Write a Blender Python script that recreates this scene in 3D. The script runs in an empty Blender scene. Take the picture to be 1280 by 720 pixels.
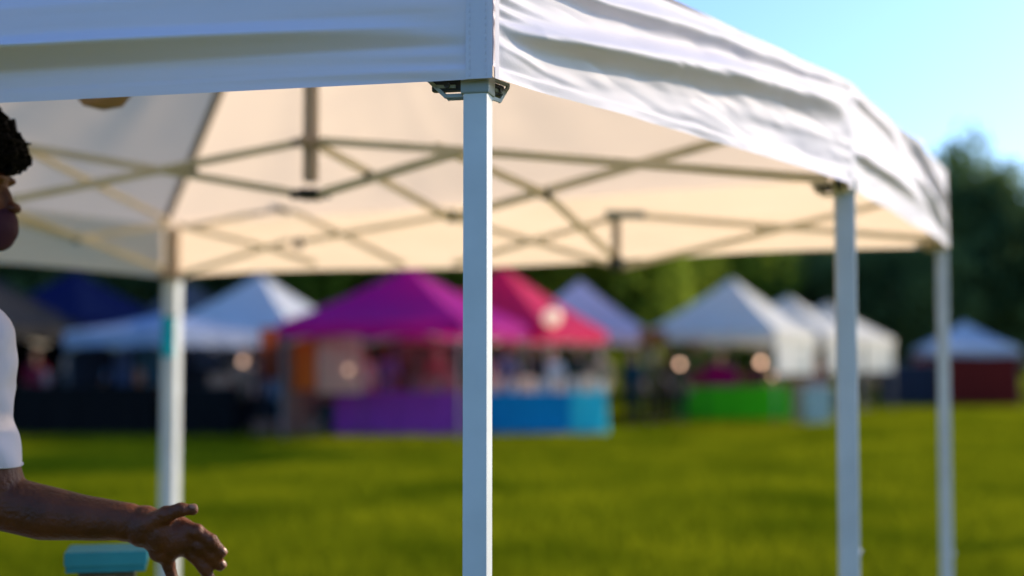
import bpy, bmesh, math, random
import numpy as np
from mathutils import Vector, Matrix

random.seed(7)
rng = np.random.default_rng(11)
scene = bpy.context.scene
COL = scene.collection
R = math.radians

# ------------------------------------------------------------------ camera
FPX = 1280 * 50.0 / 36.0
PITCH = math.atan(95.0 / FPX)
CAM_Z = 1.35
cd = bpy.data.cameras.new('camera'); cam = bpy.data.objects.new('camera', cd); COL.objects.link(cam)
cam.location = (0, 0, CAM_Z); cam.rotation_euler = (math.pi / 2 + PITCH, 0, 0)
cd.lens = 50; cd.sensor_width = 36; cd.clip_end = 2000; cd.clip_start = 0.05
cd.dof.use_dof = True; cd.dof.focus_distance = 2.28; cd.dof.aperture_fstop = 1.5
cd.dof.aperture_blades = 0
scene.camera = cam

def at(px, py, Y):
    """world point seen at photograph pixel px,py standing Y metres in front of the photographer"""
    cx = (px - 640) / FPX; cy = (360 - py) / FPX
    x, y, z = cx, math.cos(PITCH) - cy * math.sin(PITCH), math.sin(PITCH) + cy * math.cos(PITCH)
    s = Y / y
    return Vector((x * s, Y, CAM_Z + z * s))

# ------------------------------------------------------------------ light
SUN_AZ, SUN_EL = R(32), R(23)          # azimuth counted from +x towards +y
S = Vector((math.cos(SUN_AZ) * math.cos(SUN_EL), math.sin(SUN_AZ) * math.cos(SUN_EL), math.sin(SUN_EL)))
ld = bpy.data.lights.new('sun', 'SUN'); sun = bpy.data.objects.new('sun', ld); COL.objects.link(sun)
ld.energy = 5.0; ld.angle = R(0.6); ld.color = (1.0, 0.80, 0.56)
sun.rotation_euler = (-S).to_track_quat('-Z', 'Y').to_euler()
w = bpy.data.worlds.new('World'); scene.world = w; w.use_nodes = True
nt = w.node_tree; nt.nodes.clear()
sky = nt.nodes.new('ShaderNodeTexSky'); sky.sky_type = 'NISHITA'; sky.sun_disc = False
sky.sun_elevation = SUN_EL; sky.sun_rotation = math.pi / 2 - SUN_AZ
sky.air_density = 1.0; sky.dust_density = 1.3; sky.ozone_density = 1.5
mul = nt.nodes.new('ShaderNodeMix'); mul.data_type = 'RGBA'; mul.blend_type = 'MULTIPLY'
mul.inputs[0].default_value = 1.0
nt.links.new(sky.outputs[0], mul.inputs[6]); mul.inputs[7].default_value = (0.90, 1.26, 1.80, 1)
bg = nt.nodes.new('ShaderNodeBackground'); bg.inputs[1].default_value = 0.15
wo = nt.nodes.new('ShaderNodeOutputWorld')
nt.links.new(mul.outputs[2], bg.inputs[0]); nt.links.new(bg.outputs[0], wo.inputs[0])
scene.view_settings.view_transform = 'Standard'; scene.view_settings.look = 'None'
scene.view_settings.exposure = 0; scene.view_settings.gamma = 1
try:
    scene.cycles.use_denoising = True
    scene.cycles.max_bounces = 8; scene.cycles.transmission_bounces = 6
    scene.cycles.sample_clamp_indirect = 4
except Exception:
    pass

# ------------------------------------------------------------------ materials
def _mat(name):
    m = bpy.data.materials.new(name); m.use_nodes = True
    n = m.node_tree; n.nodes.clear()
    out = n.nodes.new('ShaderNodeOutputMaterial')
    return m, n, out

def varied(n, c, scale=6.0, amount=0.18, detail=5):
    """object-space noise that varies a base colour a little"""
    tc = n.nodes.new('ShaderNodeTexCoord'); no = n.nodes.new('ShaderNodeTexNoise')
    no.inputs['Scale'].default_value = scale; no.inputs['Detail'].default_value = detail
    n.links.new(tc.outputs['Object'], no.inputs['Vector'])
    cr = n.nodes.new('ShaderNodeValToRGB')
    cr.color_ramp.elements[0].position = 0.3; cr.color_ramp.elements[1].position = 0.7
    cr.color_ramp.elements[0].color = tuple(max(0, v * (1 - amount)) for v in c) + (1,)
    cr.color_ramp.elements[1].color = tuple(min(1, v * (1 + amount)) for v in c) + (1,)
    n.links.new(no.outputs[0], cr.inputs[0])
    return tc, no, cr

def solid(name, c, rough=0.6, spec=0.3, scale=8, amount=0.15, bump=0.0, bscale=60, metal=0):
    m, n, out = _mat(name)
    b = n.nodes.new('ShaderNodeBsdfPrincipled')
    tc, no, cr = varied(n, c, scale, amount)
    n.links.new(cr.outputs[0], b.inputs['Base Color'])
    b.inputs['Roughness'].default_value = rough; b.inputs['Metallic'].default_value = metal
    b.inputs['Specular IOR Level'].default_value = spec
    if bump:
        n2 = n.nodes.new('ShaderNodeTexNoise'); n2.inputs['Scale'].default_value = bscale; n2.inputs['Detail'].default_value = 6
        n.links.new(tc.outputs['Object'], n2.inputs['Vector'])
        bp = n.nodes.new('ShaderNodeBump'); bp.inputs['Strength'].default_value = bump; bp.inputs['Distance'].default_value = 0.01
        n.links.new(n2.outputs[0], bp.inputs['Height']); n.links.new(bp.outputs[0], b.inputs['Normal'])
    n.links.new(b.outputs[0], out.inputs[0])
    return m

def cloth(name, c, tc_=None, trans=0.35, scale=3, amount=0.08, bump=0.12, bscale=240, spec=0.1):
    """woven fabric: diffuse outside plus light that comes through"""
    m, n, out = _mat(name)
    tc, no, cr = varied(n, c, scale, amount)
    d = n.nodes.new('ShaderNodeBsdfPrincipled'); d.inputs['Roughness'].default_value = 0.62
    d.inputs['Specular IOR Level'].default_value = spec
    n.links.new(cr.outputs[0], d.inputs['Base Color'])
    t = n.nodes.new('ShaderNodeBsdfTranslucent'); t.inputs[0].default_value = tuple(tc_ or c) + (1,)
    mx = n.nodes.new('ShaderNodeMixShader'); mx.inputs[0].default_value = trans
    n2 = n.nodes.new('ShaderNodeTexNoise'); n2.inputs['Scale'].default_value = bscale; n2.inputs['Detail'].default_value = 4
    n.links.new(tc.outputs['Object'], n2.inputs['Vector'])
    bp = n.nodes.new('ShaderNodeBump'); bp.inputs['Strength'].default_value = bump; bp.inputs['Distance'].default_value = 0.003
    n.links.new(n2.outputs[0], bp.inputs['Height']); n.links.new(bp.outputs[0], d.inputs['Normal'])
    n.links.new(d.outputs[0], mx.inputs[1]); n.links.new(t.outputs[0], mx.inputs[2]); n.links.new(mx.outputs[0], out.inputs[0])
    return m

def leafy(name, c, c2, trans=0.35):
    m, n, out = _mat(name)
    tc = n.nodes.new('ShaderNodeTexCoord'); no = n.nodes.new('ShaderNodeTexNoise')
    no.inputs['Scale'].default_value = 0.55; no.inputs['Detail'].default_value = 9
    n.links.new(tc.outputs['Object'], no.inputs['Vector'])
    cr = n.nodes.new('ShaderNodeValToRGB'); cr.color_ramp.elements[0].position = .32; cr.color_ramp.elements[1].position = .68
    cr.color_ramp.elements[0].color = c + (1,); cr.color_ramp.elements[1].color = c2 + (1,)
    n.links.new(no.outputs[0], cr.inputs[0])
    d = n.nodes.new('ShaderNodeBsdfDiffuse'); t = n.nodes.new('ShaderNodeBsdfTranslucent')
    n.links.new(cr.outputs[0], d.inputs[0]); n.links.new(cr.outputs[0], t.inputs[0])
    mx = n.nodes.new('ShaderNodeMixShader'); mx.inputs[0].default_value = trans
    n.links.new(d.outputs[0], mx.inputs[1]); n.links.new(t.outputs[0], mx.inputs[2]); n.links.new(mx.outputs[0], out.inputs[0])
    return m

M = {}
M['canopy'] = cloth('canopy_polyester', (0.83, 0.73, 0.62), (0.96, 0.75, 0.55), trans=0.58, scale=1.5, amount=0.03, bump=0.1)
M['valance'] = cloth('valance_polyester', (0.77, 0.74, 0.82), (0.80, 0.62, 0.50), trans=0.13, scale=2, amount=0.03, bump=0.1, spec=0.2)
M['leg'] = solid('white_powder_coat', (0.64, 0.66, 0.68), rough=0.40, spec=0.4, scale=7, amount=0.09, bump=0.03, bscale=300)
M['farleg'] = solid('grey_steel_leg', (0.20, 0.19, 0.19), rough=0.5)
M['truss'] = solid('grey_beige_metal', (0.84, 0.74, 0.57), rough=0.55, scale=5, amount=0.12)
M['mast'] = solid('grey_metal', (0.50, 0.41, 0.35), rough=0.5, scale=5, amount=0.12)
M['knob'] = solid('dark_plastic', (0.035, 0.04, 0.05), rough=0.45)
M['greenknob'] = solid('grey_green_plastic', (0.10, 0.12, 0.08), rough=0.5)
M['bracket'] = solid('grey_plastic', (0.30, 0.34, 0.34), rough=0.4, amount=0.1)
M['steel'] = solid('zinc_steel', (0.5, 0.5, 0.5), rough=0.35, metal=1)
M['skin'] = solid('brown_skin', (0.115, 0.028, 0.009), rough=0.5, spec=0.35, scale=22, amount=0.34, bump=0.35, bscale=120)
M['hair'] = solid('black_hair', (0.004, 0.003, 0.003), rough=0.75, spec=0.08, scale=60, amount=0.3)
M['tee'] = cloth('white_jersey', (0.68, 0.57, 0.60), trans=0.06, scale=7, amount=0.05)
M['mask'] = cloth('plum_cotton', (0.055, 0.018, 0.032), trans=0.03, scale=7)
M['denim'] = solid('dark_denim', (0.03, 0.035, 0.06), rough=0.85, bump=0.2)
M['shoe'] = solid('black_rubber', (0.02, 0.02, 0.02), rough=0.6)
M['sclera'] = solid('eye_white', (0.55, 0.52, 0.5), rough=0.3); M['iris'] = solid('dark_iris', (0.02, 0.012, 0.01), rough=0.2)
M['bark'] = solid('bark', (0.07, 0.05, 0.035), rough=0.9, scale=4, amount=0.4, bump=0.8, bscale=14)
M['wood'] = solid('weathered_wood', (0.16, 0.11, 0.07), rough=0.8, scale=4, amount=0.3, bump=0.3)
M['card'] = solid('cardboard', (0.38, 0.22, 0.11), rough=0.85, amount=0.12)
M['leaf_dark'] = leafy('dark_leaves', (0.07, 0.13, 0.055), (0.20, 0.27, 0.09), 0.52)
M['leaf_mid'] = leafy('green_leaves', (0.10, 0.165, 0.02), (0.29, 0.36, 0.04), 0.55)
M['leaf_light'] = leafy('yellow_green_leaves', (0.13, 0.20, 0.012), (0.32, 0.38, 0.03), 0.55)

_cache = {}
def colour(kind, c, **k):
    key = (kind, c, tuple(sorted(k.items())))
    if key not in _cache:
        _cache[key] = (cloth if kind == 'cloth' else solid)(f'{kind}_{len(_cache)}', c, **k)
    return _cache[key]

# ------------------------------------------------------------------ object helpers
def link_mesh(name, verts, faces, m, parent=None, smooth=False, loc=None):
    me = bpy.data.meshes.new(name); me.from_pydata([tuple(v) for v in verts], [], [tuple(f) for f in faces]); me.update()
    return link_data(name, me, m, parent, smooth, loc)

def link_data(name, me, m, parent=None, smooth=False, loc=None):
    me.materials.clear(); me.materials.append(m)
    if smooth:
        me.polygons.foreach_set('use_smooth', [True] * len(me.polygons))
    o = bpy.data.objects.new(name, me); COL.objects.link(o)
    if loc is not None: o.location = loc
    if parent is not None: o.parent = parent
    return o

def obj(name, bm, m, parent=None, smooth=False):
    bmesh.ops.recalc_face_normals(bm, faces=bm.faces[:])
    me = bpy.data.meshes.new(name); bm.to_mesh(me); bm.free()
    return link_data(name, me, m, parent, smooth)

def tag(o, label, cat, group=None, kind=None):
    o['label'] = label; o['category'] = cat
    if group: o['group'] = group
    if kind: o['kind'] = kind
    return o

def thing(name, label, cat, loc=(0, 0, 0), rz=0, group=None):
    o = bpy.data.objects.new(name, None); COL.objects.link(o)
    o.location = loc; o.rotation_euler = (0, 0, rz); o.empty_display_size = 0.1
    return tag(o, label, cat, group)

def copy_tree(o, parent=None):
    c = o.copy(); COL.objects.link(c); c.parent = parent
    for ch in list(o.children):
        copy_tree(ch, c)
    return c

def box(bm, c, s, rz=0, bev=0.0, mtx=None):
    r = bmesh.ops.create_cube(bm, size=1.0)
    vs = r['verts']
    mat = Matrix.Translation(c) @ Matrix.Rotation(rz, 4, 'Z') @ Matrix.Diagonal((s[0], s[1], s[2], 1))
    if mtx is not None: mat = mtx @ Matrix.Diagonal((s[0], s[1], s[2], 1))
    bmesh.ops.transform(bm, matrix=mat, verts=vs)
    if bev:
        es = list({e for v in vs for e in v.link_edges})
        bmesh.ops.bevel(bm, geom=es, offset=bev, segments=2, affect='EDGES', profile=0.6)
    return bm

def bar(bm, a, b, wdt, hgt, bev=0.0):
    """rectangular bar from a to b, hgt measured upward"""
    a, b = Vector(a), Vector(b); d = (b - a); L = d.length; d.normalize()
    side = d.cross(Vector((0, 0, 1)))
    if side.length < 1e-4: side = Vector((1, 0, 0))
    side.normalize(); up = side.cross(d).normalized()
    m3 = Matrix((side, d, up)).transposed().to_4x4()
    box(bm, (0, 0, 0), (wdt, L, hgt), bev=bev, mtx=Matrix.Translation((a + b) / 2) @ m3)

def tube(bm, pts, rads, seg=10):
    """tapered tube through points, closed at both ends"""
    pts = [Vector(p) for p in pts]; rings = []
    prev = None
    for i, p in enumerate(pts):
        d = (pts[min(i + 1, len(pts) - 1)] - pts[max(i - 1, 0)]).normalized()
        if prev is None:
            n = d.cross(Vector((0.13, 0.31, 0.94)));
            if n.length < .05: n = d.cross(Vector((1, 0, 0)))
        else:
            n = prev - d * prev.dot(d)
        n.normalize(); prev = n; b = d.cross(n)
        rings.append([bm.verts.new(p + (n * math.cos(2 * math.pi * k / seg) + b * math.sin(2 * math.pi * k / seg)) * rads[i]) for k in range(seg)])
    for i in range(len(rings) - 1):
        for k in range(seg):
            bm.faces.new((rings[i][k], rings[i][(k + 1) % seg], rings[i + 1][(k + 1) % seg], rings[i + 1][k]))
    bm.faces.new(rings[0][::-1]); bm.faces.new(rings[-1])

def lathe(bm, c, prof, seg=20):
    rings = []
    for r, z in prof:
        rings.append([bm.verts.new((c[0] + r * math.cos(2 * math.pi * k / seg), c[1] + r * math.sin(2 * math.pi * k / seg), c[2] + z)) for k in range(seg)])
    for i in range(len(rings) - 1):
        for k in range(seg):
            bm.faces.new((rings[i][k], rings[i][(k + 1) % seg], rings[i + 1][(k + 1) % seg], rings[i + 1][k]))
    bm.faces.new(rings[0][::-1]); bm.faces.new(rings[-1])

# cheap value noise for displacing cloth
_tab = rng.random((256, 256))
def vnoise(x, y):
    x = np.asarray(x, float); y = np.asarray(y, float)
    xi = np.floor(x).astype(int); yi = np.floor(y).astype(int); fx = x - xi; fy = y - yi
    fx = fx * fx * (3 - 2 * fx); fy = fy * fy * (3 - 2 * fy)
    g = lambda a, b: _tab[a % 256, b % 256]
    return (g(xi, yi) * (1 - fx) + g(xi + 1, yi) * fx) * (1 - fy) + (g(xi, yi + 1) * (1 - fx) + g(xi + 1, yi + 1) * fx) * fy - 0.5
def fnoise(x, y, o=4):
    s = 0; a = 1
    for k in range(o):
        s = s + a * vnoise(x * 2 ** k + 17 * k, y * 2 ** k + 31 * k); a *= 0.5
    return s

def grid_faces(nu, nv):
    i = np.arange((nu - 1) * (nv - 1)); a = (i // (nv - 1)) * nv + i % (nv - 1)
    return np.stack([a, a + nv, a + nv + 1, a + 1], 1)

# ------------------------------------------------------------------ the setting
def build_lawn():
    m, n, out = _mat('lawn_soil_and_grass')
    tc = n.nodes.new('ShaderNodeTexCoord')
    n1 = n.nodes.new('ShaderNodeTexNoise'); n1.inputs['Scale'].default_value = 0.35; n1.inputs['Detail'].default_value = 10
    n2 = n.nodes.new('ShaderNodeTexNoise'); n2.inputs['Scale'].default_value = 22; n2.inputs['Detail'].default_value = 6
    n.links.new(tc.outputs['Object'], n1.inputs['Vector']); n.links.new(tc.outputs['Object'], n2.inputs['Vector'])
    c1 = n.nodes.new('ShaderNodeValToRGB'); c1.color_ramp.elements[0].position = .3; c1.color_ramp.elements[1].position = .7
    c1.color_ramp.elements[0].color = (0.068, 0.100, 0.003, 1); c1.color_ramp.elements[1].color = (0.235, 0.240, 0.006, 1)
    n.links.new(n1.outputs[0], c1.inputs[0])
    mx = n.nodes.new('ShaderNodeMix'); mx.data_type = 'RGBA'; mx.blend_type = 'MULTIPLY'; mx.inputs[0].default_value = 0.6
    c2 = n.nodes.new('ShaderNodeValToRGB'); c2.color_ramp.elements[0].color = (.45, .45, .45, 1); c2.color_ramp.elements[1].color = (1.3, 1.3, 1.3, 1)
    n.links.new(n2.outputs[0], c2.inputs[0]); n.links.new(c1.outputs[0], mx.inputs[6]); n.links.new(c2.outputs[0], mx.inputs[7])
    b = n.nodes.new('ShaderNodeBsdfDiffuse'); n.links.new(mx.outputs[2], b.inputs[0])
    bp = n.nodes.new('ShaderNodeBump'); bp.inputs['Strength'].default_value = 0.8; bp.inputs['Distance'].default_value = 0.06
    n.links.new(n2.outputs[0], bp.inputs['Height']); n.links.new(bp.outputs[0], b.inputs['Normal'])
    n.links.new(b.outputs[0], out.inputs[0])
    nn = 60
    e = np.linspace(-1, 1, nn); e = np.sign(e) * np.abs(e) ** 2.2 * 900
    X, Y = np.meshgrid(e, e + 30, indexing='ij')
    Z = 0.02 * fnoise(X * .12, Y * .12, 2) * (np.abs(X) < 120)
    Z = np.zeros_like(Z)
    o = link_mesh('lawn', np.stack([X, Y, Z], -1).reshape(-1, 3), grid_faces(nn, nn), m)
    o['kind'] = 'structure'
    # grass blades standing on the lawn
    g = leafy('grass_blades', (0.08, 0.12, 0.003), (0.285, 0.295, 0.008), 0.5)
    N = 150000
    t = rng.random(N); y = 6.5 + 34 * t ** 1.25
    x = (rng.random(N) - .5) * (2 * (0.40 * y + 1.2))
    h = (0.035 + 0.04 * rng.random(N)) * (1 + 0.02 * y); wd = 0.004 * (1 + 0.11 * y); ang = rng.random(N) * math.pi
    lean = (rng.random((N, 2)) - .5) * 0.05
    V = np.zeros((N, 3, 3))
    V[:, 0] = np.stack([x - wd * np.cos(ang), y - wd * np.sin(ang), np.zeros(N)], 1)
    V[:, 1] = np.stack([x + wd * np.cos(ang), y + wd * np.sin(ang), np.zeros(N)], 1)
    V[:, 2] = np.stack([x + lean[:, 0], y + lean[:, 1], h], 1)
    me = bpy.data.meshes.new('grass'); me.vertices.add(3 * N); me.vertices.foreach_set('co', V.reshape(-1))
    me.loops.add(3 * N); me.loops.foreach_set('vertex_index', np.arange(3 * N, dtype=np.int32))
    me.polygons.add(N); me.polygons.foreach_set('loop_start', np.arange(0, 3 * N, 3, dtype=np.int32))
    me.polygons.foreach_set('loop_total', np.full(N, 3, dtype=np.int32)); me.update()
    go = link_data('grass', me, g)
    tag(go, 'short sunlit green grass blades covering the open lawn', 'grass', kind='stuff')
build_lawn()

# ------------------------------------------------------------------ the big white pop-up canopy
HN = at(616, 98, 2.25); HR = at(1066, 237, 3.66); HB = at(1186, 309, 5.48); HL = at(203, 347, 7.3)
p0 = at(0, 126, 2.44); dF = (p0 - HN); dF.z = 0
HF = HN + dF.normalized() * 4.15; HF.z = 1.80
TN = Vector((HN.x, HN.y, HN.z + .265)); TR = at(1063, 103, 3.66); TB = at(1183, 214, 5.48)
TL = Vector((HL.x, HL.y, 2.06)); TF = Vector((HF.x, HF.y, 2.06))
APEX = Vector((-.66, 4.65, 3.02))

tent = thing('canopy_tent', 'large white pop-up canopy with glowing cream underside in the foreground', 'canopy tent', (0, 0, 0))

def crease(u, v, pts, wu, wl, amp):
    """fold line v = interp(u): cloth swells above it and tucks back under below it"""
    us = [p[0] for p in pts]; vs = [p[1] for p in pts]; am = [p[2] for p in pts]
    vc = np.interp(u, us, vs); a = np.interp(u, us, am)
    s = v - vc; wf = .40 + .60 * np.clip(u / .40, 0, 1); wu = wu * wf; wl = wl * wf
    up = np.where(s < 0, np.exp(-(s / wu) ** 2), np.exp(-(s / wl) ** 2))
    return amp * a * up

def valance_points(T0, T1, H0, H1, nu, nv, disp, outward):
    u, v = np.meshgrid(np.linspace(0, 1, nu), np.linspace(0, 1, nv), indexing='ij')
    P = lambda q: np.array(q)[None, None, :]
    top = P(T0) * (1 - u[..., None]) + P(T1) * u[..., None]
    bot = P(H0) * (1 - u[..., None]) + P(H1) * u[..., None]
    pos = top * (1 - v[..., None]) + bot * v[..., None]
    d, dz = disp(u, v)
    pos = pos + np.array(outward)[None, None, :] * d[..., None]
    pos[..., 2] += dz
    return pos

def outward_of(a, b):
    d = (b - a); d.z = 0; d.normalize(); n = Vector((d.y, -d.x, 0))
    c = Vector((APEX.x, APEX.y, 0)); mid = (a + b) / 2; mid.z = 0
    if n.dot(mid - c) < 0: n = -n
    return n

def disp_front(u, v):      # u=0 at the near corner
    k = np.clip(u / 0.22, 0.12, 1) ** 0.8
    d = np.interp(v, [0, .22, .42, .60, .685, .80, .84, 1.0], [0, .0, .016, .018, .036, .004, .003, .006])
    wob = fnoise(u * 5, v * 1.3 + 3, 3)
    vv = v + 0.03 * fnoise(u * 3.0, 7 + v * 0, 2) + .035 * (u < 0.3) * (0.3 - u) / 0.3
    d = np.interp(vv, [0, .22, .42, .60, .685, .80, .84, 1.0], [0, .0, .034, .036, .078, .006, .004, .010]) * k
    d = d + 0.010 * wob * np.clip(u * 6, 0, 1) * (0.4 + 0.6 * np.sin(np.pi * np.clip(v, 0, 1)))
    d = (d + 0.0030 * fnoise(u * 3, v * 9, 3) + .004 * np.exp(-u / .06) * np.sin(v * 40 + 3 * np.sin(v * 7) + u * 30) * np.clip(u * 60, 0, 1)) * np.clip(u * 30, 0, 1)
    d = d + .0025 * (v > .925)
    return d, -0.006 * np.sin(np.pi * np.clip(u, 0, 1) * 2) * v

def disp_right(u, v):
    d = np.zeros_like(u)
    d += crease(u, v, [(0, .70, .35), (.12, .66, .7), (.35, .54, 1.0), (.6, .40, 1.0), (.85, .30, .75), (1, .28, .2)], .14, .085, .046)
    d += crease(u, v, [(0, .28, .5), (.2, .30, .9), (.5, .16, .9), (.75, .10, .25), (1, .06, 0)], .10, .06, .028)
    d += crease(u, v, [(0, .6, 0), (.5, .20, .0), (.65, .16, .6), (.85, .07, .8), (1, .03, .2)], .08, .05, .014)
    d += crease(u, v, [(0, .78, .8), (.10, .86, .35), (.2, .9, 0), (1, .9, 0)], .06, .035, .010)
    d += crease(u, v, [(0, .8, 0), (.45, .74, 0), (.62, .66, .5), (.85, .60, .5), (1, .55, .0)], .09, .05, .010)
    d += 0.012 * np.abs(fnoise(u * 4.5 + v * 1.6 + 40, v * 4.2 - u * 3.2 + 11, 3)) - .004
    # hem kicks outward towards the middle leg
    d += 0.030 * np.clip((u - .45) / .4, 0, 1) * np.clip((v - .82) / .18, 0, 1) ** 1.3 * np.clip((1.0 - u) / .06, 0, 1)
    puck = np.exp(-u / .03)
    d += 0.003 * puck * np.sin(v * 55 + 2 * np.sin(v * 13))
    d += 0.010 * fnoise(u * 3 + v * 1.2, v * 2.2 - u * 1.5, 4) * np.clip(u * 8, 0, 1) * np.clip((1 - u) * 8, 0, 1)
    d += 0.0012 * fnoise(u * 6, v * 6 + u * 3, 3)
    d *= np.clip(u * 13, 0, 1) * np.clip((1 - u) * 16, 0, 1); d += .0025 * (v > .93)
    d += .0045 * np.exp(-u / .05) * np.clip(u * 60, 0, 1) * np.sin(v * 48 + 2.5 * np.sin(v * 11) - u * 30) + .003 * np.exp(-(1 - u) / .04) * np.clip((1 - u) * 60, 0, 1) * np.sin(v * 37 + 2 * np.sin(v * 9))
    dz = 0.010 * np.sin(np.pi * u) * v + 0.004 * np.sin(2 * np.pi * u) * (1 - v)
    return d, dz

def disp_far(u, v):
    d = np.zeros_like(u)
    d += crease(u, v, [(0, .66, .8), (.35, .66, 1), (.55, .68, .3), (1, .7, 0)], .16, .05, .028)
    d += crease(u, v, [(0, .12, .7), (.3, .15, .8), (.5, .3, 0), (1, .3, 0)], .12, .06, .022)
    d += crease(u, v, [(.0, -.2, 0), (.5, .02, .3), (.58, .1, 1), (1.0, .62, 1)], .17, .06, .032)
    d += crease(u, v, [(.0, .2, 0), (.5, .42, .3), (.6, .50, 1), (1.0, .90, 1)], .15, .06, .028)
    d += 0.014 * fnoise(u * 4 + v, v * 2.5 - u, 4) * np.clip(u * 8, 0, 1) * np.clip((1 - u) * 8, 0, 1)
    d *= np.clip(u * 20, 0, 1) * np.clip((1 - u) * 7, 0, 1)
    return d, 0.006 * np.sin(np.pi * u) * v

def disp_soft(u, v):
    d = 0.018 * fnoise(u * 6 + 5, v * 1.6 + 9, 3) * np.clip(u * 8, 0, 1) * np.clip((1 - u) * 8, 0, 1)
    return d, 0.01 * np.sin(np.pi * u * 3) * v

def build_canopy():
    segs = [(TN, TF, HN, HF, disp_front, 420, 70), (TN, TR, HN, HR, disp_right, 300, 90), (TR, TB, HR, HB, disp_far, 200, 70),
            (TB, TL, HB, HL, disp_soft, 160, 24), (TL, TF, HL, HF, disp_soft, 160, 24)]
    for k, (T0, T1, H0, H1, fn, nu, nv) in enumerate(segs):
        P = valance_points(T0, T1, H0, H1, nu, nv, fn, outward_of(H0, H1)).reshape(-1, 3)
        link_mesh('valance', P, grid_faces(nu, nv), M['valance'] if k < 3 else M['canopy'], tent, smooth=True)
    # sewn tape over the near corner, folded round both sides, with two rows of stitching
    for A_, fd in ((HN.lerp(HF, .0105), 0), (HN.lerp(HR, .007), 1)):
        n = outward_of(HN, HF if fd == 0 else HR) * .0045; d_ = A_ - HN; d_.z = 0
        bm = bmesh.new()
        q = [HN + n * (1.0), HN + d_ + n, TN + d_ + n, TN + n]
        bm.faces.new([bm.verts.new(p) for p in q])
        for f_ in ((.25, .85) if fd == 0 else ()):
            zz = np.linspace(HN.z + .004, TN.z - .004, 46)
            for z0, z1 in zip(zz[:-1:2], zz[1::2]):
                a = HN + d_ * f_ + n * 1.25; bar(bm, (a.x, a.y, z0), (a.x, a.y, z1), .0012, .0012)
        obj('corner_tape', bm, M['valance'], tent)
    # roof: one cloth of five panels rising to the peak, each sagging a little between frame and peak
    V = []; Fc = []
    ring = [TN, TR, TB, TL, TF]
    for i in range(5):
        a, b = ring[i], ring[(i + 1) % 5]
        nu, nv = 60, 60
        u, v = np.meshgrid(np.linspace(0, 1, nu), np.linspace(0, 1, nv), indexing='ij')
        e = np.array(a) * (1 - u[..., None]) + np.array(b) * u[..., None]
        P = e * (1 - v[..., None]) + np.array(APEX) * v[..., None]
        edge = np.sin(np.pi * u)
        P[..., 2] -= 0.10 * edge * np.sin(np.pi * v) * (1 - v * .5) + 0.0 * v
        P[..., 2] += (0.025 * fnoise(u * 5 + 9 * i, v * 5, 4) + .02 * fnoise(u * 14 + 9 * i, v * 1.5, 3)) * edge * np.clip(v * 8, 0, 1) * np.clip((1 - v) * 4, 0, 1)
        Fc.append(grid_faces(nu, nv) + sum(len(q) for q in V)); V.append(P.reshape(-1, 3))
    roof = link_mesh('canopy_roof', np.concatenate(V), np.concatenate(Fc), M['canopy'], tent, smooth=True)
    # seam tapes under the ridges
    for c, drop in ((TL, .012), (TB, .012), (TF, .012)):
        bm = bmesh.new()
        pts = [c.lerp(APEX, t) - Vector((0, 0, drop)) for t in np.linspace(0.02, .98, 14)]
        for a, b in zip(pts[:-1], pts[1:]): bar(bm, a, b, .035, .004)
        obj('seam_tape', bm, colour('cloth', (.30, .24, .19), trans=.1), roof)
    # corner reinforcement in the roof near the front edge
    a = at(88, 112, 3.1); b = at(168, 112, 3.2); c = at(150, 134, 3.2); d = at(128, 138, 3.18); e = at(104, 132, 3.12)
    bm = bmesh.new(); top = [bm.verts.new(p) for p in (a, b, c, d, e)]
    off = Vector((0, .02, .004)); bot = [bm.verts.new(Vector(p) + off) for p in (a, b, c, d, e)]
    bm.faces.new(top); bm.faces.new(bot[::-1])
    for i in range(5): bm.faces.new((top[i], bot[i], bot[(i + 1) % 5], top[(i + 1) % 5]))
    flap = obj('reinforcement_flap', bm, colour('cloth', (.40, .27, .15), trans=.2), roof)
build_canopy()

frontdir = (HN - HF); frontdir.z = 0; frontdir.normalize()
ROT = math.atan2(frontdir.y, frontdir.x)

def leg(px, pyt, Y, wd, rot, upper=True, slider=True, top=None, lean=0.0):
    t = at(px, pyt, Y); z1 = top if top else t.z
    bm = bmesh.new(); box(bm, (0, 0, (z1 + .012) / 2), (wd, wd, z1 - .012), bev=wd * .09)
    o = obj('leg', bm, M['leg'], tent); o.location = (t.x, t.y, 0.0); o.rotation_euler = (0, lean, rot)
    bm = bmesh.new(); box(bm, (.01, 0, .006), (.10, .09, .012), bev=.003); box(bm, (.043, .03, .014), (.012, .012, .006)); obj('foot_plate', bm, M['leg'], o)
    if upper:
        bm = bmesh.new(); box(bm, (0, 0, z1 + .13), (wd * .8, wd * .8, .27), bev=.002); obj('upper_leg', bm, M['mast'] if upper == 'dark' else M['leg'], o)
    bm = bmesh.new(); lathe(bm, (0, 0, 0), [(.008, 0), (.009, .004), (.006, .009), (.002, .010)], 12)
    bmesh.ops.transform(bm, matrix=Matrix.Translation((wd / 2 - .002, 0, .865 if wd == .052 else .62)) @ Matrix.Rotation(R(90), 4, 'Y'), verts=bm.verts[:])
    obj('snap_button', bm, M['steel'], o)
    return o

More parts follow.
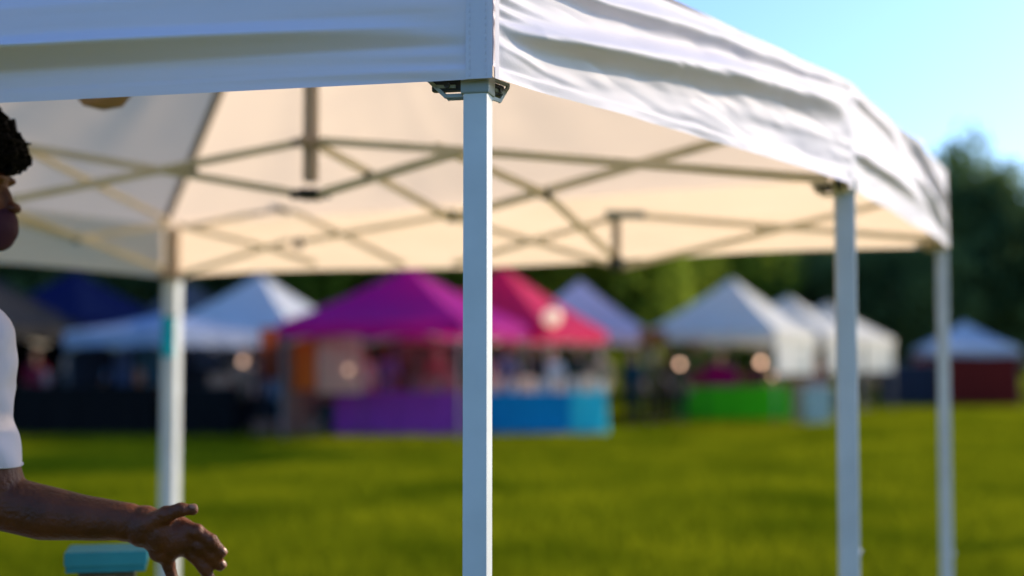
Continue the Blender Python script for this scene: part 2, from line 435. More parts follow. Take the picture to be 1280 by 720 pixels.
def slider(o, z, wd, arms, m):
    """plastic slider bracket with a collar and forked lugs that carry the truss bars"""
    bm = bmesh.new()
    box(bm, (0, 0, z), (wd + .007, wd + .007, .032), bev=.003)
    s = obj('slider_bracket', bm, m, o)
    for ang in arms:
        for side in (-1, 1):
            bm = bmesh.new(); yy = side * .012
            bar(bm, (wd / 2 + .002, yy, z + .014), (wd / 2 + .064, yy, z + .014), .004, .006)
            bar(bm, (wd / 2 + .061, yy, z + .011), (wd / 2 + .030, yy, z - .019), .004, .006)
            bar(bm, (wd / 2 + .002, yy, z - .017), (wd / 2 + .030, yy, z - .017), .004, .006)
            bar(bm, (wd / 2 + .014, yy, z - .002), (wd / 2 + .048, yy, z - .001), .004, .005)
            bmesh.ops.transform(bm, matrix=Matrix.Rotation(ang, 4, 'Z'), verts=bm.verts[:])
            obj('bracket_lug', bm, m, o)
        bm = bmesh.new()
        tube(bm, [(wd / 2 + .028, -.018, z), (wd / 2 + .028, .018, z)], [.005, .005], 8)
        box(bm, (wd / 2 + .030, 0, z + .002), (.052, .016, .020), bev=.002)
        bmesh.ops.transform(bm, matrix=Matrix.Rotation(ang, 4, 'Z'), verts=bm.verts[:])
        obj('bracket_bolt', bm, M['knob'], o)

lN = leg(597.5, 100, 2.295, .0405, ROT)
slider(lN, HN.z - .003, .0405, (0 + R(62 - 0) - ROT + 0, math.pi), M['bracket'])
lR = leg(1055.5, 240, 3.70, .052, ROT + R(4), upper=True)
slider(lR, HR.z + .01, .052, (R(62) - ROT, R(242) - ROT, math.pi * .83), M['truss'])
lB = leg(1177, 316, 5.52, .045, ROT, upper=True)
slider(lB, HB.z + .01, .045, (math.pi, R(242) - ROT), M['truss'])
lL = leg(215.5, 350, 7.24, .078, ROT, upper='dark')
slider(lL, HL.z + .0, .078, (0, R(242) - ROT), M['mast'])
fp = HF + frontdir * .06 + Vector((.02, .05, 0))
bm = bmesh.new(); box(bm, (0, 0, .9), (.04, .04, 1.78), bev=.004); lF = obj('leg', bm, M['leg'], tent); lF.location = (fp.x, fp.y, 0); lF.rotation_euler = (0, 0, ROT)
bm = bmesh.new(); box(bm, (0, 0, .006), (.10, .09, .012), bev=.003); obj('foot_plate', bm, M['leg'], lF)

# masts: the centre pole below the peak
def mast():
    t = at(388, 246, 4.65)
    bm = bmesh.new(); box(bm, (t.x, t.y, (t.z + 2.99) / 2 + .02), (.042, .042, 2.97 - t.z - .04), rz=ROT, bev=.004)
    o = obj('centre_mast', bm, M['mast'], tent)
    for y, s in ((178, .062), (243, .066)):
        z = at(388, y, 4.65).z
        bm = bmesh.new(); box(bm, (t.x, t.y, z), (s, s, .035), rz=ROT, bev=.005)
        for k in range(4):
            a = ROT + k * math.pi / 2
            box(bm, (t.x + math.cos(a) * s * .72, t.y + math.sin(a) * s * .72, z), (.04, .014, .028), rz=a)
        obj('mast_hub', bm, M['knob'] if y > 200 else M['mast'], o)
    bm = bmesh.new(); lathe(bm, (t.x, t.y, 2.95), [(.03, 0), (.075, .03), (.07, .045), (.02, .06)], 20); obj('mast_cap', bm, M['knob'], o)
mast()

# scissor trusses, each bar pinned at real points of the frame
BLd = (HL - HB)
def onBL(px):
    k = (px - 640) / FPX
    # point on the back edge seen at px
    s = (k * HB.y - HB.x) / (BLd.x - k * BLd.y)
    return HB.y + BLd.y * s - 0.06
def tb(a, b, h=.026, wd=.013, m='truss'):
    bm = bmesh.new(); bar(bm, a, b, wd, h, bev=.002)
    return obj('truss_bar', bm, M[m], tent)
def bolt(p, s=.018, m='knob'):
    bm = bmesh.new(); lathe(bm, (0, 0, 0), [(s * .6, -s), (s, -s * .6), (s, s * .6), (s * .6, s)], 12)
    bmesh.ops.transform(bm, matrix=Matrix.Translation(p) @ Matrix.Rotation(ROT, 4, 'Z') @ Matrix.Rotation(R(90), 4, 'X'), verts=bm.verts[:])
    return obj('truss_joint', bm, M[m], tent)
# towards the left side
tb(at(386, 176, 4.65), at(8, 251, 4.98)); tb(at(389, 245, 4.65), at(16, 181, 5.0))
mFL = (TF + TL) / 2
tb(at(8, 251, 4.98), Vector((mFL.x, mFL.y, 2.08))); tb(at(16, 181, 5.0), Vector((mFL.x, mFL.y, 1.88)))
bolt(at(240, 214, 4.8)); bolt(at(12, 251, 4.98)); bolt(at(18, 182, 5.0))
# towards the middle leg on the right
tb(at(392, 176, 4.65), at(575, 188, 4.25)); tb(at(575, 188, 4.25), at(1036, 224, 3.80))
tb(at(390, 245, 4.65), at(578, 189, 4.25), h=.03)
# towards the back side
tb(at(390, 177, 4.64), at(565, 273, 5.6)); bolt(at(564, 270, 5.6), .026, 'greenknob')
q0, q1 = at(565, 272, 5.6), at(884, 181, 4.4); tb(q0, q1 + (q1 - q0) * .16, h=.03)
tb(at(545, 183, 4.3), at(683, 243, 4.9)); tb(at(683, 243, 4.9), at(768, 322, onBL(769)), h=.028)
bolt(at(790, 207, 4.9)); bolt(at(463, 221, 4.5)); bolt(at(682, 243, 4.9), .02)
# left side, corner post to front
tb(at(212, 277, 7.2), at(28, 184, 5.05)); tb(at(205, 337, 7.2), at(-60, 235, 6.0)); tb(at(209, 281, 7.2), at(96, 298, 6.7)); tb(at(96, 298, 6.7), at(-70, 250, 6.0))
bolt(at(96, 297, 6.7), .024)
# back side
for a, b in (((222, 281), (343, 312)), ((226, 343), (362, 301)), ((230, 285), (358, 259)), ((358, 259), (505, 331)), ((372, 303), (563, 268)), ((343, 312), (395, 330)),
             ((566, 330), (768, 272)), ((566, 272), (768, 332)), ((775, 268), (1178, 300)), ((775, 336), (1178, 236))):
    tb(at(a[0], a[1], onBL(a[0])), at(b[0], b[1], onBL(b[0])), h=.024)
bolt(at(356, 259, onBL(356)), .034, 'greenknob'); bolt(at(373, 304, onBL(373)), .026); bolt(at(948, 284, onBL(948)), .018, 'truss')
bolt(at(418, 290, onBL(418)), .018, 'truss')
# short hub post in the middle of the back side
Yh = onBL(770) - .02
bm = bmesh.new(); a = at(770, 268, Yh); b = at(770, 336, Yh); bar(bm, b, a, .036, .036, bev=.003); hub = obj('hub_post', bm, colour('solid', (.42, .36, .32)), tent)
bm = bmesh.new(); bar(bm, at(758, 268, Yh), at(806, 269, Yh - .06), .05, .034, bev=.006); obj('hub_cap', bm, M['bracket'], hub)
bm = bmesh.new(); box(bm, at(770, 330, Yh), (.052, .052, .06), rz=ROT, bev=.006); obj('hub_slider', bm, M['knob'], hub)
# near side: bars tucked behind the right valance
for k0, k1, z0, z1 in ((.0, .5, 1.86, 2.03), (.0, .5, 2.03, 1.86), (.5, 1, 1.86, 2.03), (.5, 1, 2.03, 1.86)):
    for A, B_ in ((HN, HR), (HR, HB)):
        n = outward_of(A, B_) * -.07
        a = A.lerp(B_, k0) + n; b = A.lerp(B_, k1) + n; tb(Vector((a.x, a.y, z0 + .02)), Vector((b.x, b.y, z1 + .02)))
for k0, k1, z0, z1 in ((.0, .25, 1.88, 2.03), (.0, .25, 2.03, 1.88), (.25, .5, 1.88, 2.03), (.25, .5, 2.03, 1.88), (.5, .75, 1.88, 2.03), (.5, .75, 2.03, 1.88), (.75, 1, 1.88, 2.03), (.75, 1, 2.03, 1.88)):
    n = outward_of(HN, HF) * -.10
    a = HN.lerp(HF, k0) + n; b = HN.lerp(HF, k1) + n; tb(Vector((a.x, a.y, z0 + .02)), Vector((b.x, b.y, z1 + .02)))

# teal tag tied to the back left leg
t0 = at(211, 421, 7.19)
def teal_tag():
    r = thing('fabric_tag', 'narrow teal fabric strip tied to the back left canopy leg', 'tag', (t0.x, t0.y, t0.z))
    nu, nv = 8, 20
    u, v = np.meshgrid(np.linspace(-.5, .5, nu), np.linspace(-.5, .5, nv), indexing='ij')
    P = np.stack([u * .066, -.012 + .006 * np.sin(v * 9 + u * 2), v * .20], -1)
    link_mesh('strip', P.reshape(-1, 3), grid_faces(nu, nv), colour('cloth', (.01, .42, .55), trans=.3), r, smooth=True)
    bm = bmesh.new(); tube(bm, [(-.012, -.016, .1), (.02, -.02, .105), (.05, .0, .1)], [.003] * 3, 6); obj('tie', bm, M['knob'], r)
teal_tag()

# ------------------------------------------------------------------ people
def skin_mesh(nodes, edges):
    """one closed surface per limb segment, with an ellipse at each joint; fuse() grows them into one body"""
    bm = bmesh.new(); seg = 20
    rr = lambda q: q if isinstance(q, tuple) else (q, q)
    for a, b in edges:
        pa, pb = Vector(nodes[a][0]), Vector(nodes[b][0]); ra, rb = rr(nodes[a][1]), rr(nodes[b][1])
        d = (pb - pa).normalized(); n = Vector((1, 0, 0)) - d * d.x
        if n.length < .3: n = Vector((0, 0, 1)) - d * d.z
        n.normalize(); e = d.cross(n)
        rings = []
        for t in np.linspace(0, 1, 7):
            p = pa.lerp(pb, t); q = t * t * (3 - 2 * t) * .5 + t * .5
            r0 = ra[0] + (rb[0] - ra[0]) * q; r1 = ra[1] + (rb[1] - ra[1]) * q
            rings.append([bm.verts.new(p + n * r0 * math.cos(6.28319 * k / seg) + e * r1 * math.sin(6.28319 * k / seg)) for k in range(seg)])
        for i in range(6):
            for k in range(seg): bm.faces.new((rings[i][k], rings[i][(k + 1) % seg], rings[i + 1][(k + 1) % seg], rings[i + 1][k]))
        bm.faces.new(rings[0][::-1]); bm.faces.new(rings[-1])
    for k, (p, r) in nodes.items():
        r = rr(r); vs = bmesh.ops.create_uvsphere(bm, u_segments=20, v_segments=12, radius=1)['verts']
        bmesh.ops.transform(bm, matrix=Matrix.Translation(p) @ Matrix.Diagonal((r[0], r[1], min(r), 1)), verts=vs)
    bmesh.ops.recalc_face_normals(bm, faces=bm.faces[:])
    me = bpy.data.meshes.new('tmp'); bm.to_mesh(me); bm.free(); return me

def fuse(meshes, voxel, smooth=4):
    bm = bmesh.new()
    for m in meshes: bm.from_mesh(m)
    me = bpy.data.meshes.new('tmp'); bm.to_mesh(me); bm.free()
    o = bpy.data.objects.new('tmp', me); COL.objects.link(o)
    md = o.modifiers.new('r', 'REMESH'); md.mode = 'VOXEL'; md.voxel_size = voxel
    sm = o.modifiers.new('m', 'SMOOTH'); sm.iterations = smooth; sm.factor = .5
    dg = bpy.context.evaluated_depsgraph_get(); dg.update()
    out = bpy.data.meshes.new_from_object(o.evaluated_get(dg))
    bpy.data.objects.remove(o); bpy.data.meshes.remove(me)
    # keep the outer skin only
    bm = bmesh.new(); bm.from_mesh(out); bm.verts.ensure_lookup_table(); seen = set(); best = []
    for v in bm.verts:
        if v.index in seen: continue
        st = [v]; seen.add(v.index); isl = []
        while st:
            x = st.pop(); isl.append(x)
            for e in x.link_edges:
                y = e.other_vert(x)
                if y.index not in seen: seen.add(y.index); st.append(y)
        if len(isl) > len(best): best = isl
    keep = set(best); bmesh.ops.delete(bm, geom=[v for v in bm.verts if v not in keep], context='VERTS'); bm.to_mesh(out); bm.free()
    return out

def ball(c, r, seg=24, rot=None, fn=None):
    bm = bmesh.new(); bmesh.ops.create_uvsphere(bm, u_segments=seg, v_segments=seg // 2 + 2, radius=1)
    for v in bm.verts:
        p = Vector((v.co.x * r[0], v.co.y * r[1], v.co.z * r[2]))
        if fn: p = fn(p, v.co)
        if rot is not None: p = rot @ p
        v.co = p + Vector(c)
    me = bpy.data.meshes.new('tmp'); bm.to_mesh(me); bm.free(); return me

def head_meshes(c, s=1.0):
    """head looking along +x: skull, jaw, nose, brow, lips, ears"""
    c = Vector(c); q = lambda x, y, z: c + Vector((x, y, z)) * s
    L = [ball(q(-.010, 0, .030), (.098 * s, .076 * s, .092 * s)), ball(q(.020, 0, -.035), (.068 * s, .060 * s, .080 * s)),
         ball(q(.058, 0, -.092), (.026 * s, .034 * s, .022 * s)),
         ball(q(.088, 0, -.012), (.010 * s, .011 * s, .028 * s), rot=Matrix.Rotation(R(-18), 3, 'Y')), ball(q(.100, 0, -.030), (.014 * s, .017 * s, .011 * s)),
         ball(q(.082, 0, -.060), (.013 * s, .026 * s, .007 * s)), ball(q(.080, 0, -.072), (.013 * s, .022 * s, .008 * s)),
         ball(q(.072, .03, .026), (.020 * s, .026 * s, .010 * s)), ball(q(.072, -.03, .026), (.020 * s, .026 * s, .010 * s))]
    for sd in (-1, 1):
        L.append(ball(q(-.012, sd * .078, -.012), (.018 * s, .008 * s, .032 * s), rot=Matrix.Rotation(R(-12), 3, 'Y')))
    return L

def curls(c, r, n, size, keep, seed=1):
    rr = random.Random(seed); bm = bmesh.new()
    k = 0
    while k < n:
        v = Vector((rr.gauss(0, 1), rr.gauss(0, 1), rr.gauss(0, 1))).normalized()
        p = Vector((v.x * r[0], v.y * r[1], v.z * r[2])) * rr.uniform(.84, 1.06)
        if not keep(p): continue
        k += 1
        s = size * rr.uniform(.6, 1.35)
        a = rr.uniform(0, 6.28); t = v.cross(Vector((math.cos(a), math.sin(a), .3))).normalized(); b = v.cross(t)
        # one springy lock: a short helix standing off the scalp
        pts = [Vector(c) + p + (t * math.cos(h * 1.5) + b * math.sin(h * 1.5)) * s * .55 + v * s * (h * .28 - .5) for h in range(6)]
        tube(bm, pts, [s * .30, s * .36, s * .36, s * .33, s * .26, s * .12], 5)
    me = bpy.data.meshes.new('curls'); bm.to_mesh(me); bm.free()
    return me

def main_person():
    r = thing('person', 'person with curly black hair and plum face mask reaching out under the canopy', 'person', (-1.07, 2.70, 0))
    inv = Matrix.Translation((1.07, -2.70, 0))
    Yp = 2.70; Ya = 2.50
    A = lambda px, py, Y=Ya: at(px, py, Y)
    nodes = {
        'pelvis': ((-1.22, Yp, .95), (.13, .16)), 'waist': ((-1.195, Yp, 1.10), (.11, .14)), 'chest': ((-1.145, Yp, 1.30), (.12, .165)),
        'neckbase': ((-1.105, Yp, 1.45), (.075, .09)), 'neck': ((-1.082, Yp, 1.53), .064), 'skull': ((-1.065, Yp, 1.62), .064),
        'sr': ((-1.05, Yp - .14, 1.41), .068), 'ar': ((-.950, Ya, 1.388), .064), 'ur': ((-.937, Ya - .01, 1.24), .056), 'er': (A(2, 628), .048),
        'f1': (A(55, 641), .0475), 'f2': (A(110, 648), .039), 'wr': (A(160, 652), .033),
        'sl': ((-1.11, Yp + .16, 1.415), .068), 'al': ((-1.12, Yp + .21, 1.37), .060), 'ul': ((-1.15, Yp + .235, 1.24), .052), 'el': ((-1.18, Yp + .25, 1.11), .046),
        'gl': ((-1.16, Yp + .26, 1.00), .042), 'wl': ((-1.12, Yp + .265, .86), .031),
    }
    edges = [('pelvis', 'waist'), ('waist', 'chest'), ('chest', 'neckbase'), ('neckbase', 'neck'), ('neck', 'skull'), ('chest', 'sr'), ('sr', 'ar'), ('ar', 'ur'), ('ur', 'er'), ('er', 'f1'), ('f1', 'f2'), ('f2', 'wr'),
             ('chest', 'sl'), ('sl', 'al'), ('al', 'ul'), ('ul', 'el'), ('el', 'gl'), ('gl', 'wl')]
    for sd, nm in ((-1, 'r'), (1, 'l')):
        off = 0.05 if sd < 0 else -.06
        nodes['h' + nm] = ((-1.22, Yp + sd * .09, .88), .095); nodes['k' + nm] = ((-1.18 + off, Yp + sd * .10, .50), .058)
        nodes['c' + nm] = ((-1.20 + off, Yp + sd * .10, .34), .056); nodes['n' + nm] = ((-1.22 + off, Yp + sd * .10, .09), .040); nodes['t' + nm] = ((-1.06 + off, Yp + sd * .11, .04), .036)
        edges += [('pelvis', 'h' + nm), ('h' + nm, 'k' + nm), ('k' + nm, 'c' + nm), ('c' + nm, 'n' + nm), ('n' + nm, 't' + nm)]
    base = skin_mesh(nodes, edges)
    # the right hand: palm, four fingers and thumb, each finger its own tapered chain
    parts = [base] + head_meshes((-1.05, Yp, 1.676))
    def chain(pts, rads):
        bm = bmesh.new(); tube(bm, pts, rads, 10); me = bpy.data.meshes.new('tmp'); bm.to_mesh(me); bm.free()
        out = [me]
        for p, q in zip(pts, rads): out.append(ball(p, (q * 1.10,) * 3, 12))
        return out
    d = lambda y: Ya + y
    palm = [(A(158, 653), .031), (A(180, 658), .034), (A(204, 664), .036), (A(222, 671), .033)]
    parts += chain([p for p, _ in palm], [q for _, q in palm])
    parts.append(ball(A(206, 668, d(0)), (.046, .020, .038)))
    parts.append(ball(A(226, 664, d(-.004)), (.020, .018, .026))); parts.append(ball(A(205, 690, d(.0)), (.028, .018, .020)))
    parts += chain([A(222, 656, d(-.01)), A(246, 664, d(-.018)), A(264, 676, d(-.012)), A(276, 690, d(.0))], [.0150, .0128, .0120, .0105])
    parts += chain([A(230, 670, d(0)), A(250, 682, d(-.010)), A(264, 693, d(0)), A(275, 706, d(.012))], [.0150, .0128, .0118, .0104])
    parts += chain([A(226, 682, d(.01)), A(242, 694, d(.0)), A(255, 710, d(.006)), A(266, 730, d(.018))], [.0145, .0125, .0112, .0092])
    parts += chain([A(205, 688, d(.015)), A(211, 706, d(.008)), A(216, 725, d(.012)), A(224, 742, d(.02))], [.0145, .0118, .0105, .0085])
    parts += chain([A(186, 655, d(-.02)), A(208, 643, d(-.034)), A(226, 637, d(-.036)), A(241, 637, d(-.030))], [.019, .0145, .0122, .0095])
    # left hand, relaxed, mostly out of view
    wl = Vector(nodes['wl'][0]); fw = Vector((.25, .02, -.96)).normalized(); sdv = Vector((-.95, 0, -.25)).normalized()
    parts += chain([wl, wl + fw * .05, wl + fw * .09], [.031, .034, .030])
    for i, (o_, ln) in enumerate(((-.030, .078), (-.010, .086), (.010, .080), (.029, .064))):
        b = wl + fw * .085 + sdv * o_
        parts += chain([b, b + fw * ln * .45, b + fw * ln * .78 + Vector((0, -.008, -.006)), b + fw * ln + Vector((-.004, -.022, -.012))], [.0115, .0105, .0095, .008])
    parts += chain([wl + fw * .03 - sdv * .02, wl + fw * .06 - sdv * .05, wl + fw * .09 - sdv * .066], [.014, .012, .0095])
    me = fuse(parts, .0038, 2); me.transform(inv)
    body = link_data('body', me, M['skin'], r, smooth=True)
    # finger nails on the two stretched fingers and the thumb
    for (ax, ay, ad), (bx, by, bd) in (((264, 676, -.012), (276, 690, 0)), ((264, 693, 0), (275, 706, .012)), ((226, 637, -.036), (241, 637, -.030))):
        a_, b_ = A(ax, ay, d(ad)), A(bx, by, d(bd)); dr = (b_ - a_).normalized(); nn = Vector((.45, -.62, .64)); nn = (nn - dr * nn.dot(dr)).normalized(); sd_ = dr.cross(nn)
        m3 = Matrix((sd_, dr, nn)).transposed()
        nl = ball(b_ + nn * .0098, (.0052, .0072, .0016), 14, rot=m3); nl.transform(inv); link_data('nail', nl, colour('solid', (.30, .14, .09), rough=.3), body, smooth=True)
    # T-shirt
    tn = {k: nodes[k] for k in ('pelvis', 'waist', 'chest', 'neckbase', 'sr', 'ar', 'sl', 'al')}
    g = lambda q, e: tuple(x + e for x in q) if isinstance(q, tuple) else q + e
    tn = {k: (p, g(q, .014)) for k, (p, q) in tn.items()}
    tn['neckbase'] = ((-1.107, Yp, 1.44), (.075, .085))
    ur = Vector(nodes['ur'][0]); er = Vector(nodes['er'][0])
    tn['ur'] = (ur, .068); tn['cuffr'] = (Vector((-.924, Ya - .006, 1.176)), .070)
    ul = Vector(nodes['ul'][0]); tn['ul'] = (ul, .066); tn['cuffl'] = (ul + Vector((0, .005, -.06)), .069)
    tn['hem'] = ((-1.22, Yp, .86), (.145, .175))
    te = [('pelvis', 'waist'), ('waist', 'chest'), ('chest', 'neckbase'), ('chest', 'sr'), ('sr', 'ar'), ('ar', 'ur'), ('ur', 'cuffr'), ('chest', 'sl'), ('sl', 'al'), ('al', 'ul'), ('ul', 'cuffl'), ('pelvis', 'hem')]
    ts = fuse([skin_mesh(tn, te)], .007, 3)
    bm = bmesh.new(); bm.from_mesh(ts)
    for zc, inside in ((1.172, lambda p: p.x > -1.02 and p.y < Yp - .09 and p.z < 1.28), (1.19, lambda p: p.y > Yp + .172 and p.z < 1.28)):
        fs = [f for f in bm.faces if inside(f.calc_center_median())]
        bmesh.ops.bisect_plane(bm, geom=list({v for f in fs for v in f.verts}) + list({e for f in fs for e in f.edges}) + fs, plane_co=(0, 0, zc), plane_no=(0, 0, -1), clear_outer=True)
    bm.to_mesh(ts); bm.free()
    n_ = np.empty(len(ts.vertices) * 3); ts.vertices.foreach_get('co', n_); P = n_.reshape(-1, 3)
    # cloth creases above the cuff and over the shoulder
    k = np.exp(-((P[:, 2] - 1.23) / .10) ** 2) * (P[:, 1] < Yp - .1)
    P[:, 0] += k * .0026 * np.sin(P[:, 2] * 60 + P[:, 1] * 60 + P[:, 0] * 40) + .010 * fnoise(P[:, 0] * 9 + P[:, 2] * 6, P[:, 2] * 16 - P[:, 1] * 8, 3) * (P[:, 2] > 1.0)
    P[:, 1] -= .012 * np.abs(fnoise(P[:, 0] * 14 + P[:, 2] * 9, P[:, 2] * 12, 3)) * (P[:, 1] < Yp - .12); P[:, 2] += .002 * fnoise(P[:, 0] * 30, P[:, 2] * 22)
    ts.vertices.foreach_set('co', P.reshape(-1)); ts.transform(inv)
    tee = link_data('t_shirt', ts, M['tee'], r, smooth=True)
    bm = bmesh.new()
    ring = [Vector((-.9245 + .0660 * math.cos(a), Ya - .006 + .0660 * math.sin(a), 1.174 + .001 * math.sin(3 * a))) for a in np.linspace(0, 2 * math.pi, 33)]
    tube(bm, ring, [.003] * 33, 6);  bmesh.ops.transform(bm, matrix=inv, verts=bm.verts[:]); obj('sleeve_hem', bm, M['tee'], tee, smooth=True)
    # trousers and shoes
    bn = {k: (nodes[k][0], g(nodes[k][1], .014)) for k in ('pelvis', 'hr', 'kr', 'cr', 'nr', 'hl', 'kl', 'cl', 'nl')}
    be = [(a, b) for a, b in edges if a in bn and b in bn]
    bt = fuse([skin_mesh(bn, be)], .01, 3); bt.transform(inv); link_data('trousers', bt, M['denim'], r, smooth=True)
    for sd, off in ((-1, .05), (1, -.06)):
        sh = fuse([ball((-1.15 + off, Yp + sd * .105, .045), (.145, .052, .045)), ball((-1.22 + off, Yp + sd * .10, .075), (.07, .05, .06))], .01, 3)
        sh.transform(inv); link_data('shoe', sh, M['shoe'], r, smooth=True)
    # hair: springy curls, thick over the forehead
    hc = Vector((-1.068, Yp, 1.742))
    keep = lambda p: (p.z > -.02 - max(0, -p.x) * .9 and not (p.x > .03 and p.z < .005)) 
    hm = curls(hc, (.112, .104, .112), 1500, .017, keep, 3)
    h2 = curls(hc + Vector((.090, -.01, .012)), (.040, .080, .034), 420, .015, lambda p: True, 5)
    cap = fuse([ball(hc + Vector((-.012, 0, 0)), (.108, .09, .10))], .01, 2)
    bm = bmesh.new(); bm.from_mesh(hm); bm.from_mesh(h2); bm.from_mesh(cap); bmesh.ops.transform(bm, matrix=inv, verts=bm.verts[:]); obj('hair', bm, M['hair'], r, smooth=True)
    # mask over nose and mouth with ear loop
    mk = fuse([ball((-1.000, Yp, 1.607), (.058, .060, .044)), ball((-.972, Yp, 1.620), (.030, .034, .030)), ball((-.985, Yp, 1.585), (.034, .040, .022))], .005, 4)
    mk.transform(inv); mo = link_data('face_mask', mk, M['mask'], r, smooth=True)
    for sd in (-1, 1):
        bm = bmesh.new(); tube(bm, [(-.99, Yp + sd * .058, 1.63), (-1.03, Yp + sd * .080, 1.655), (-1.06, Yp + sd * .086, 1.67), (-1.065, Yp + sd * .084, 1.64), (-1.02, Yp + sd * .074, 1.60)], [.0022] * 5, 6)
        bmesh.ops.transform(bm, matrix=inv, verts=bm.verts[:]); obj('ear_loop', bm, M['mask'], mo)
        e = ball((-.984, Yp + sd * .031, 1.678), (.011, .012, .010), 14); e.transform(inv); link_data('eye', e, M['sclera'], r, smooth=True)
        e = ball((-.9750, Yp + sd * .031, 1.678), (.0045, .006, .006), 12); e.transform(inv); link_data('iris', e, M['iris'], r, smooth=True)
main_person()

# boxes on a folding table beside the person
def front_table():
    c = Vector((-.80, 2.96, 0))
    r = thing('folding_table', 'white folding table under the canopy carrying the teal box', 'table', c)
    bm = bmesh.new(); box(bm, (0, 0, .72), (1.5, .55, .035), bev=.008); obj('tabletop', bm, colour('solid', (.6, .6, .58)), r)
    for sx in (-1, 1):
        for sy in (-1, 1):
            bm = bmesh.new(); tube(bm, [(sx * .62, sy * .2, .704), (sx * .66, sy * .2, .0)], [.013, .013], 8); obj('leg', bm, M['bracket'], r)
    # lower carton and teal box
    a = at(88, 691, 2.85)
    z1 = a.z; th = .042
    q = thing('carton', 'brown carton under the teal box', 'box', (a.x + .052, 2.93, .7375), R(12))
    h = z1 - th - .7375 - .002
    bm = bmesh.new(); box(bm, (0, 0, h / 2), (.110, .090, h), bev=.003); obj('carton_body', bm, colour('solid', (.10, .075, .035)), q)
    bm = bmesh.new(); box(bm, (0, -.0462, h * .62), (.04, .001, h * .7)); obj('tape', bm, colour('solid', (.2, .15, .08)), q)
    q = thing('teal_box', 'flat teal box lying behind the reaching hand', 'box', (a.x + .052, 2.93, z1 - th), R(12))
    bm = bmesh.new(); box(bm, (0, 0, th * .32), (.154, .124, th * .62), bev=.002); obj('box_base', bm, colour('solid', (.02, .20, .22)), q)
    bm = bmesh.new(); box(bm, (0, 0, th * .66), (.160, .130, th * .66), bev=.003); obj('lid', bm, colour('solid', (.03, .25, .28), rough=.6), q)
front_table()

# ------------------------------------------------------------------ distant tents
def far_tent(px, py, Y, side, phi, eave, cloth_c, name_label, trans=.4, walls=(), wall_c=None, val=.25, tint=None, wall_drop=None, legs=True):
    top = at(px, py, Y); pk = top.z
    t = thing('canopy_tent', name_label, 'canopy tent', (top.x, Y, 0), phi, 'market tents across the lawn')
    r_ = side / math.sqrt(2)
    cs = [Vector((r_ * math.cos(k * math.pi / 2), r_ * math.sin(k * math.pi / 2), eave)) for k in range(4)]
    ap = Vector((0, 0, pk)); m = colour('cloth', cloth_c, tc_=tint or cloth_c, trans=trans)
    V = []; Fc = []
    for i in range(4):
        a, b = cs[i], cs[(i + 1) % 4]; nu = nv = 14
        u, v = np.meshgrid(np.linspace(0, 1, nu), np.linspace(0, 1, nv), indexing='ij')
        P = (np.array(a) * (1 - u[..., None]) + np.array(b) * u[..., None]) * (1 - v[..., None]) + np.array(ap) * v[..., None]
        P[..., 2] -= .12 * np.sin(np.pi * u) * np.sin(np.pi * v) * (1 - .4 * v) + .05 * np.sin(np.pi * v)
        P[..., 2] += .03 * fnoise(u * 4 + i * 5 + px, v * 4, 2) * np.sin(np.pi * u) * np.clip(v * 5, 0, 1)
        Fc.append(grid_faces(nu, nv) + sum(len(q) for q in V)); V.append(P.reshape(-1, 3))
    link_mesh('roof', np.concatenate(V), np.concatenate(Fc), m, t, smooth=True)
    V = []; Fc = []
    for i in range(4):
        a, b = cs[i], cs[(i + 1) % 4]; nu, nv = 24, 5
        u, v = np.meshgrid(np.linspace(0, 1, nu), np.linspace(0, 1, nv), indexing='ij')
        P = np.array(a) * (1 - u[..., None]) + np.array(b) * u[..., None]
        n = ((a + b) / 2); n.z = 0; n.normalize()
        P = P + np.array(n) * (.02 * np.sin(u * 21 + px) * v + .012)[..., None]
        P[..., 2] -= v * val + .01 * np.sin(u * 12) * v
        Fc.append(grid_faces(nu, nv) + sum(len(q) for q in V)); V.append(P.reshape(-1, 3))
    link_mesh('valance', np.concatenate(V), np.concatenate(Fc), m, t, smooth=True)
    for c in cs:
        c2 = c * .965
        bm = bmesh.new(); box(bm, (c2.x, c2.y, (eave - .02) / 2), (.045, .045, eave - .02), rz=R(45), bev=.004); box(bm, (c2.x, c2.y, .006), (.1, .1, .012), rz=R(45)); obj('leg', bm, M['farleg'], t)
    for i in range(4):
        a, b = cs[i] * .95, cs[(i + 1) % 4] * .95
        for k in range(2):
            p, q = a.lerp(b, k / 2), a.lerp(b, (k + 1) / 2)
            for z0, z1 in ((-.05, -.36), (-.36, -.05)):
                bm = bmesh.new(); bar(bm, (p.x, p.y, eave + z0), (q.x, q.y, eave + z1), .014, .028); obj('truss_bar', bm, M['truss'], t)
    for i in walls:
        a, b = cs[i] * .975, cs[(i + 1) % 4] * .975; nu, nv = 60, 10
        u, v = np.meshgrid(np.linspace(.01, .99, nu), np.linspace(0, 1, nv), indexing='ij')
        P = np.array(a) * (1 - u[..., None]) + np.array(b) * u[..., None]
        n = ((a + b) / 2); n.z = 0; n.normalize()
        P = P + np.array(n) * (.035 * np.sin(u * 46 + 2 * np.sin(u * 9)) * (.3 + .7 * v))[..., None]
        P[..., 2] = (eave - .03) - v * (wall_drop or (eave - .06))
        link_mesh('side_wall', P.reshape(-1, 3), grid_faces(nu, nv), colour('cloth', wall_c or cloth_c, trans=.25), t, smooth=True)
    return t

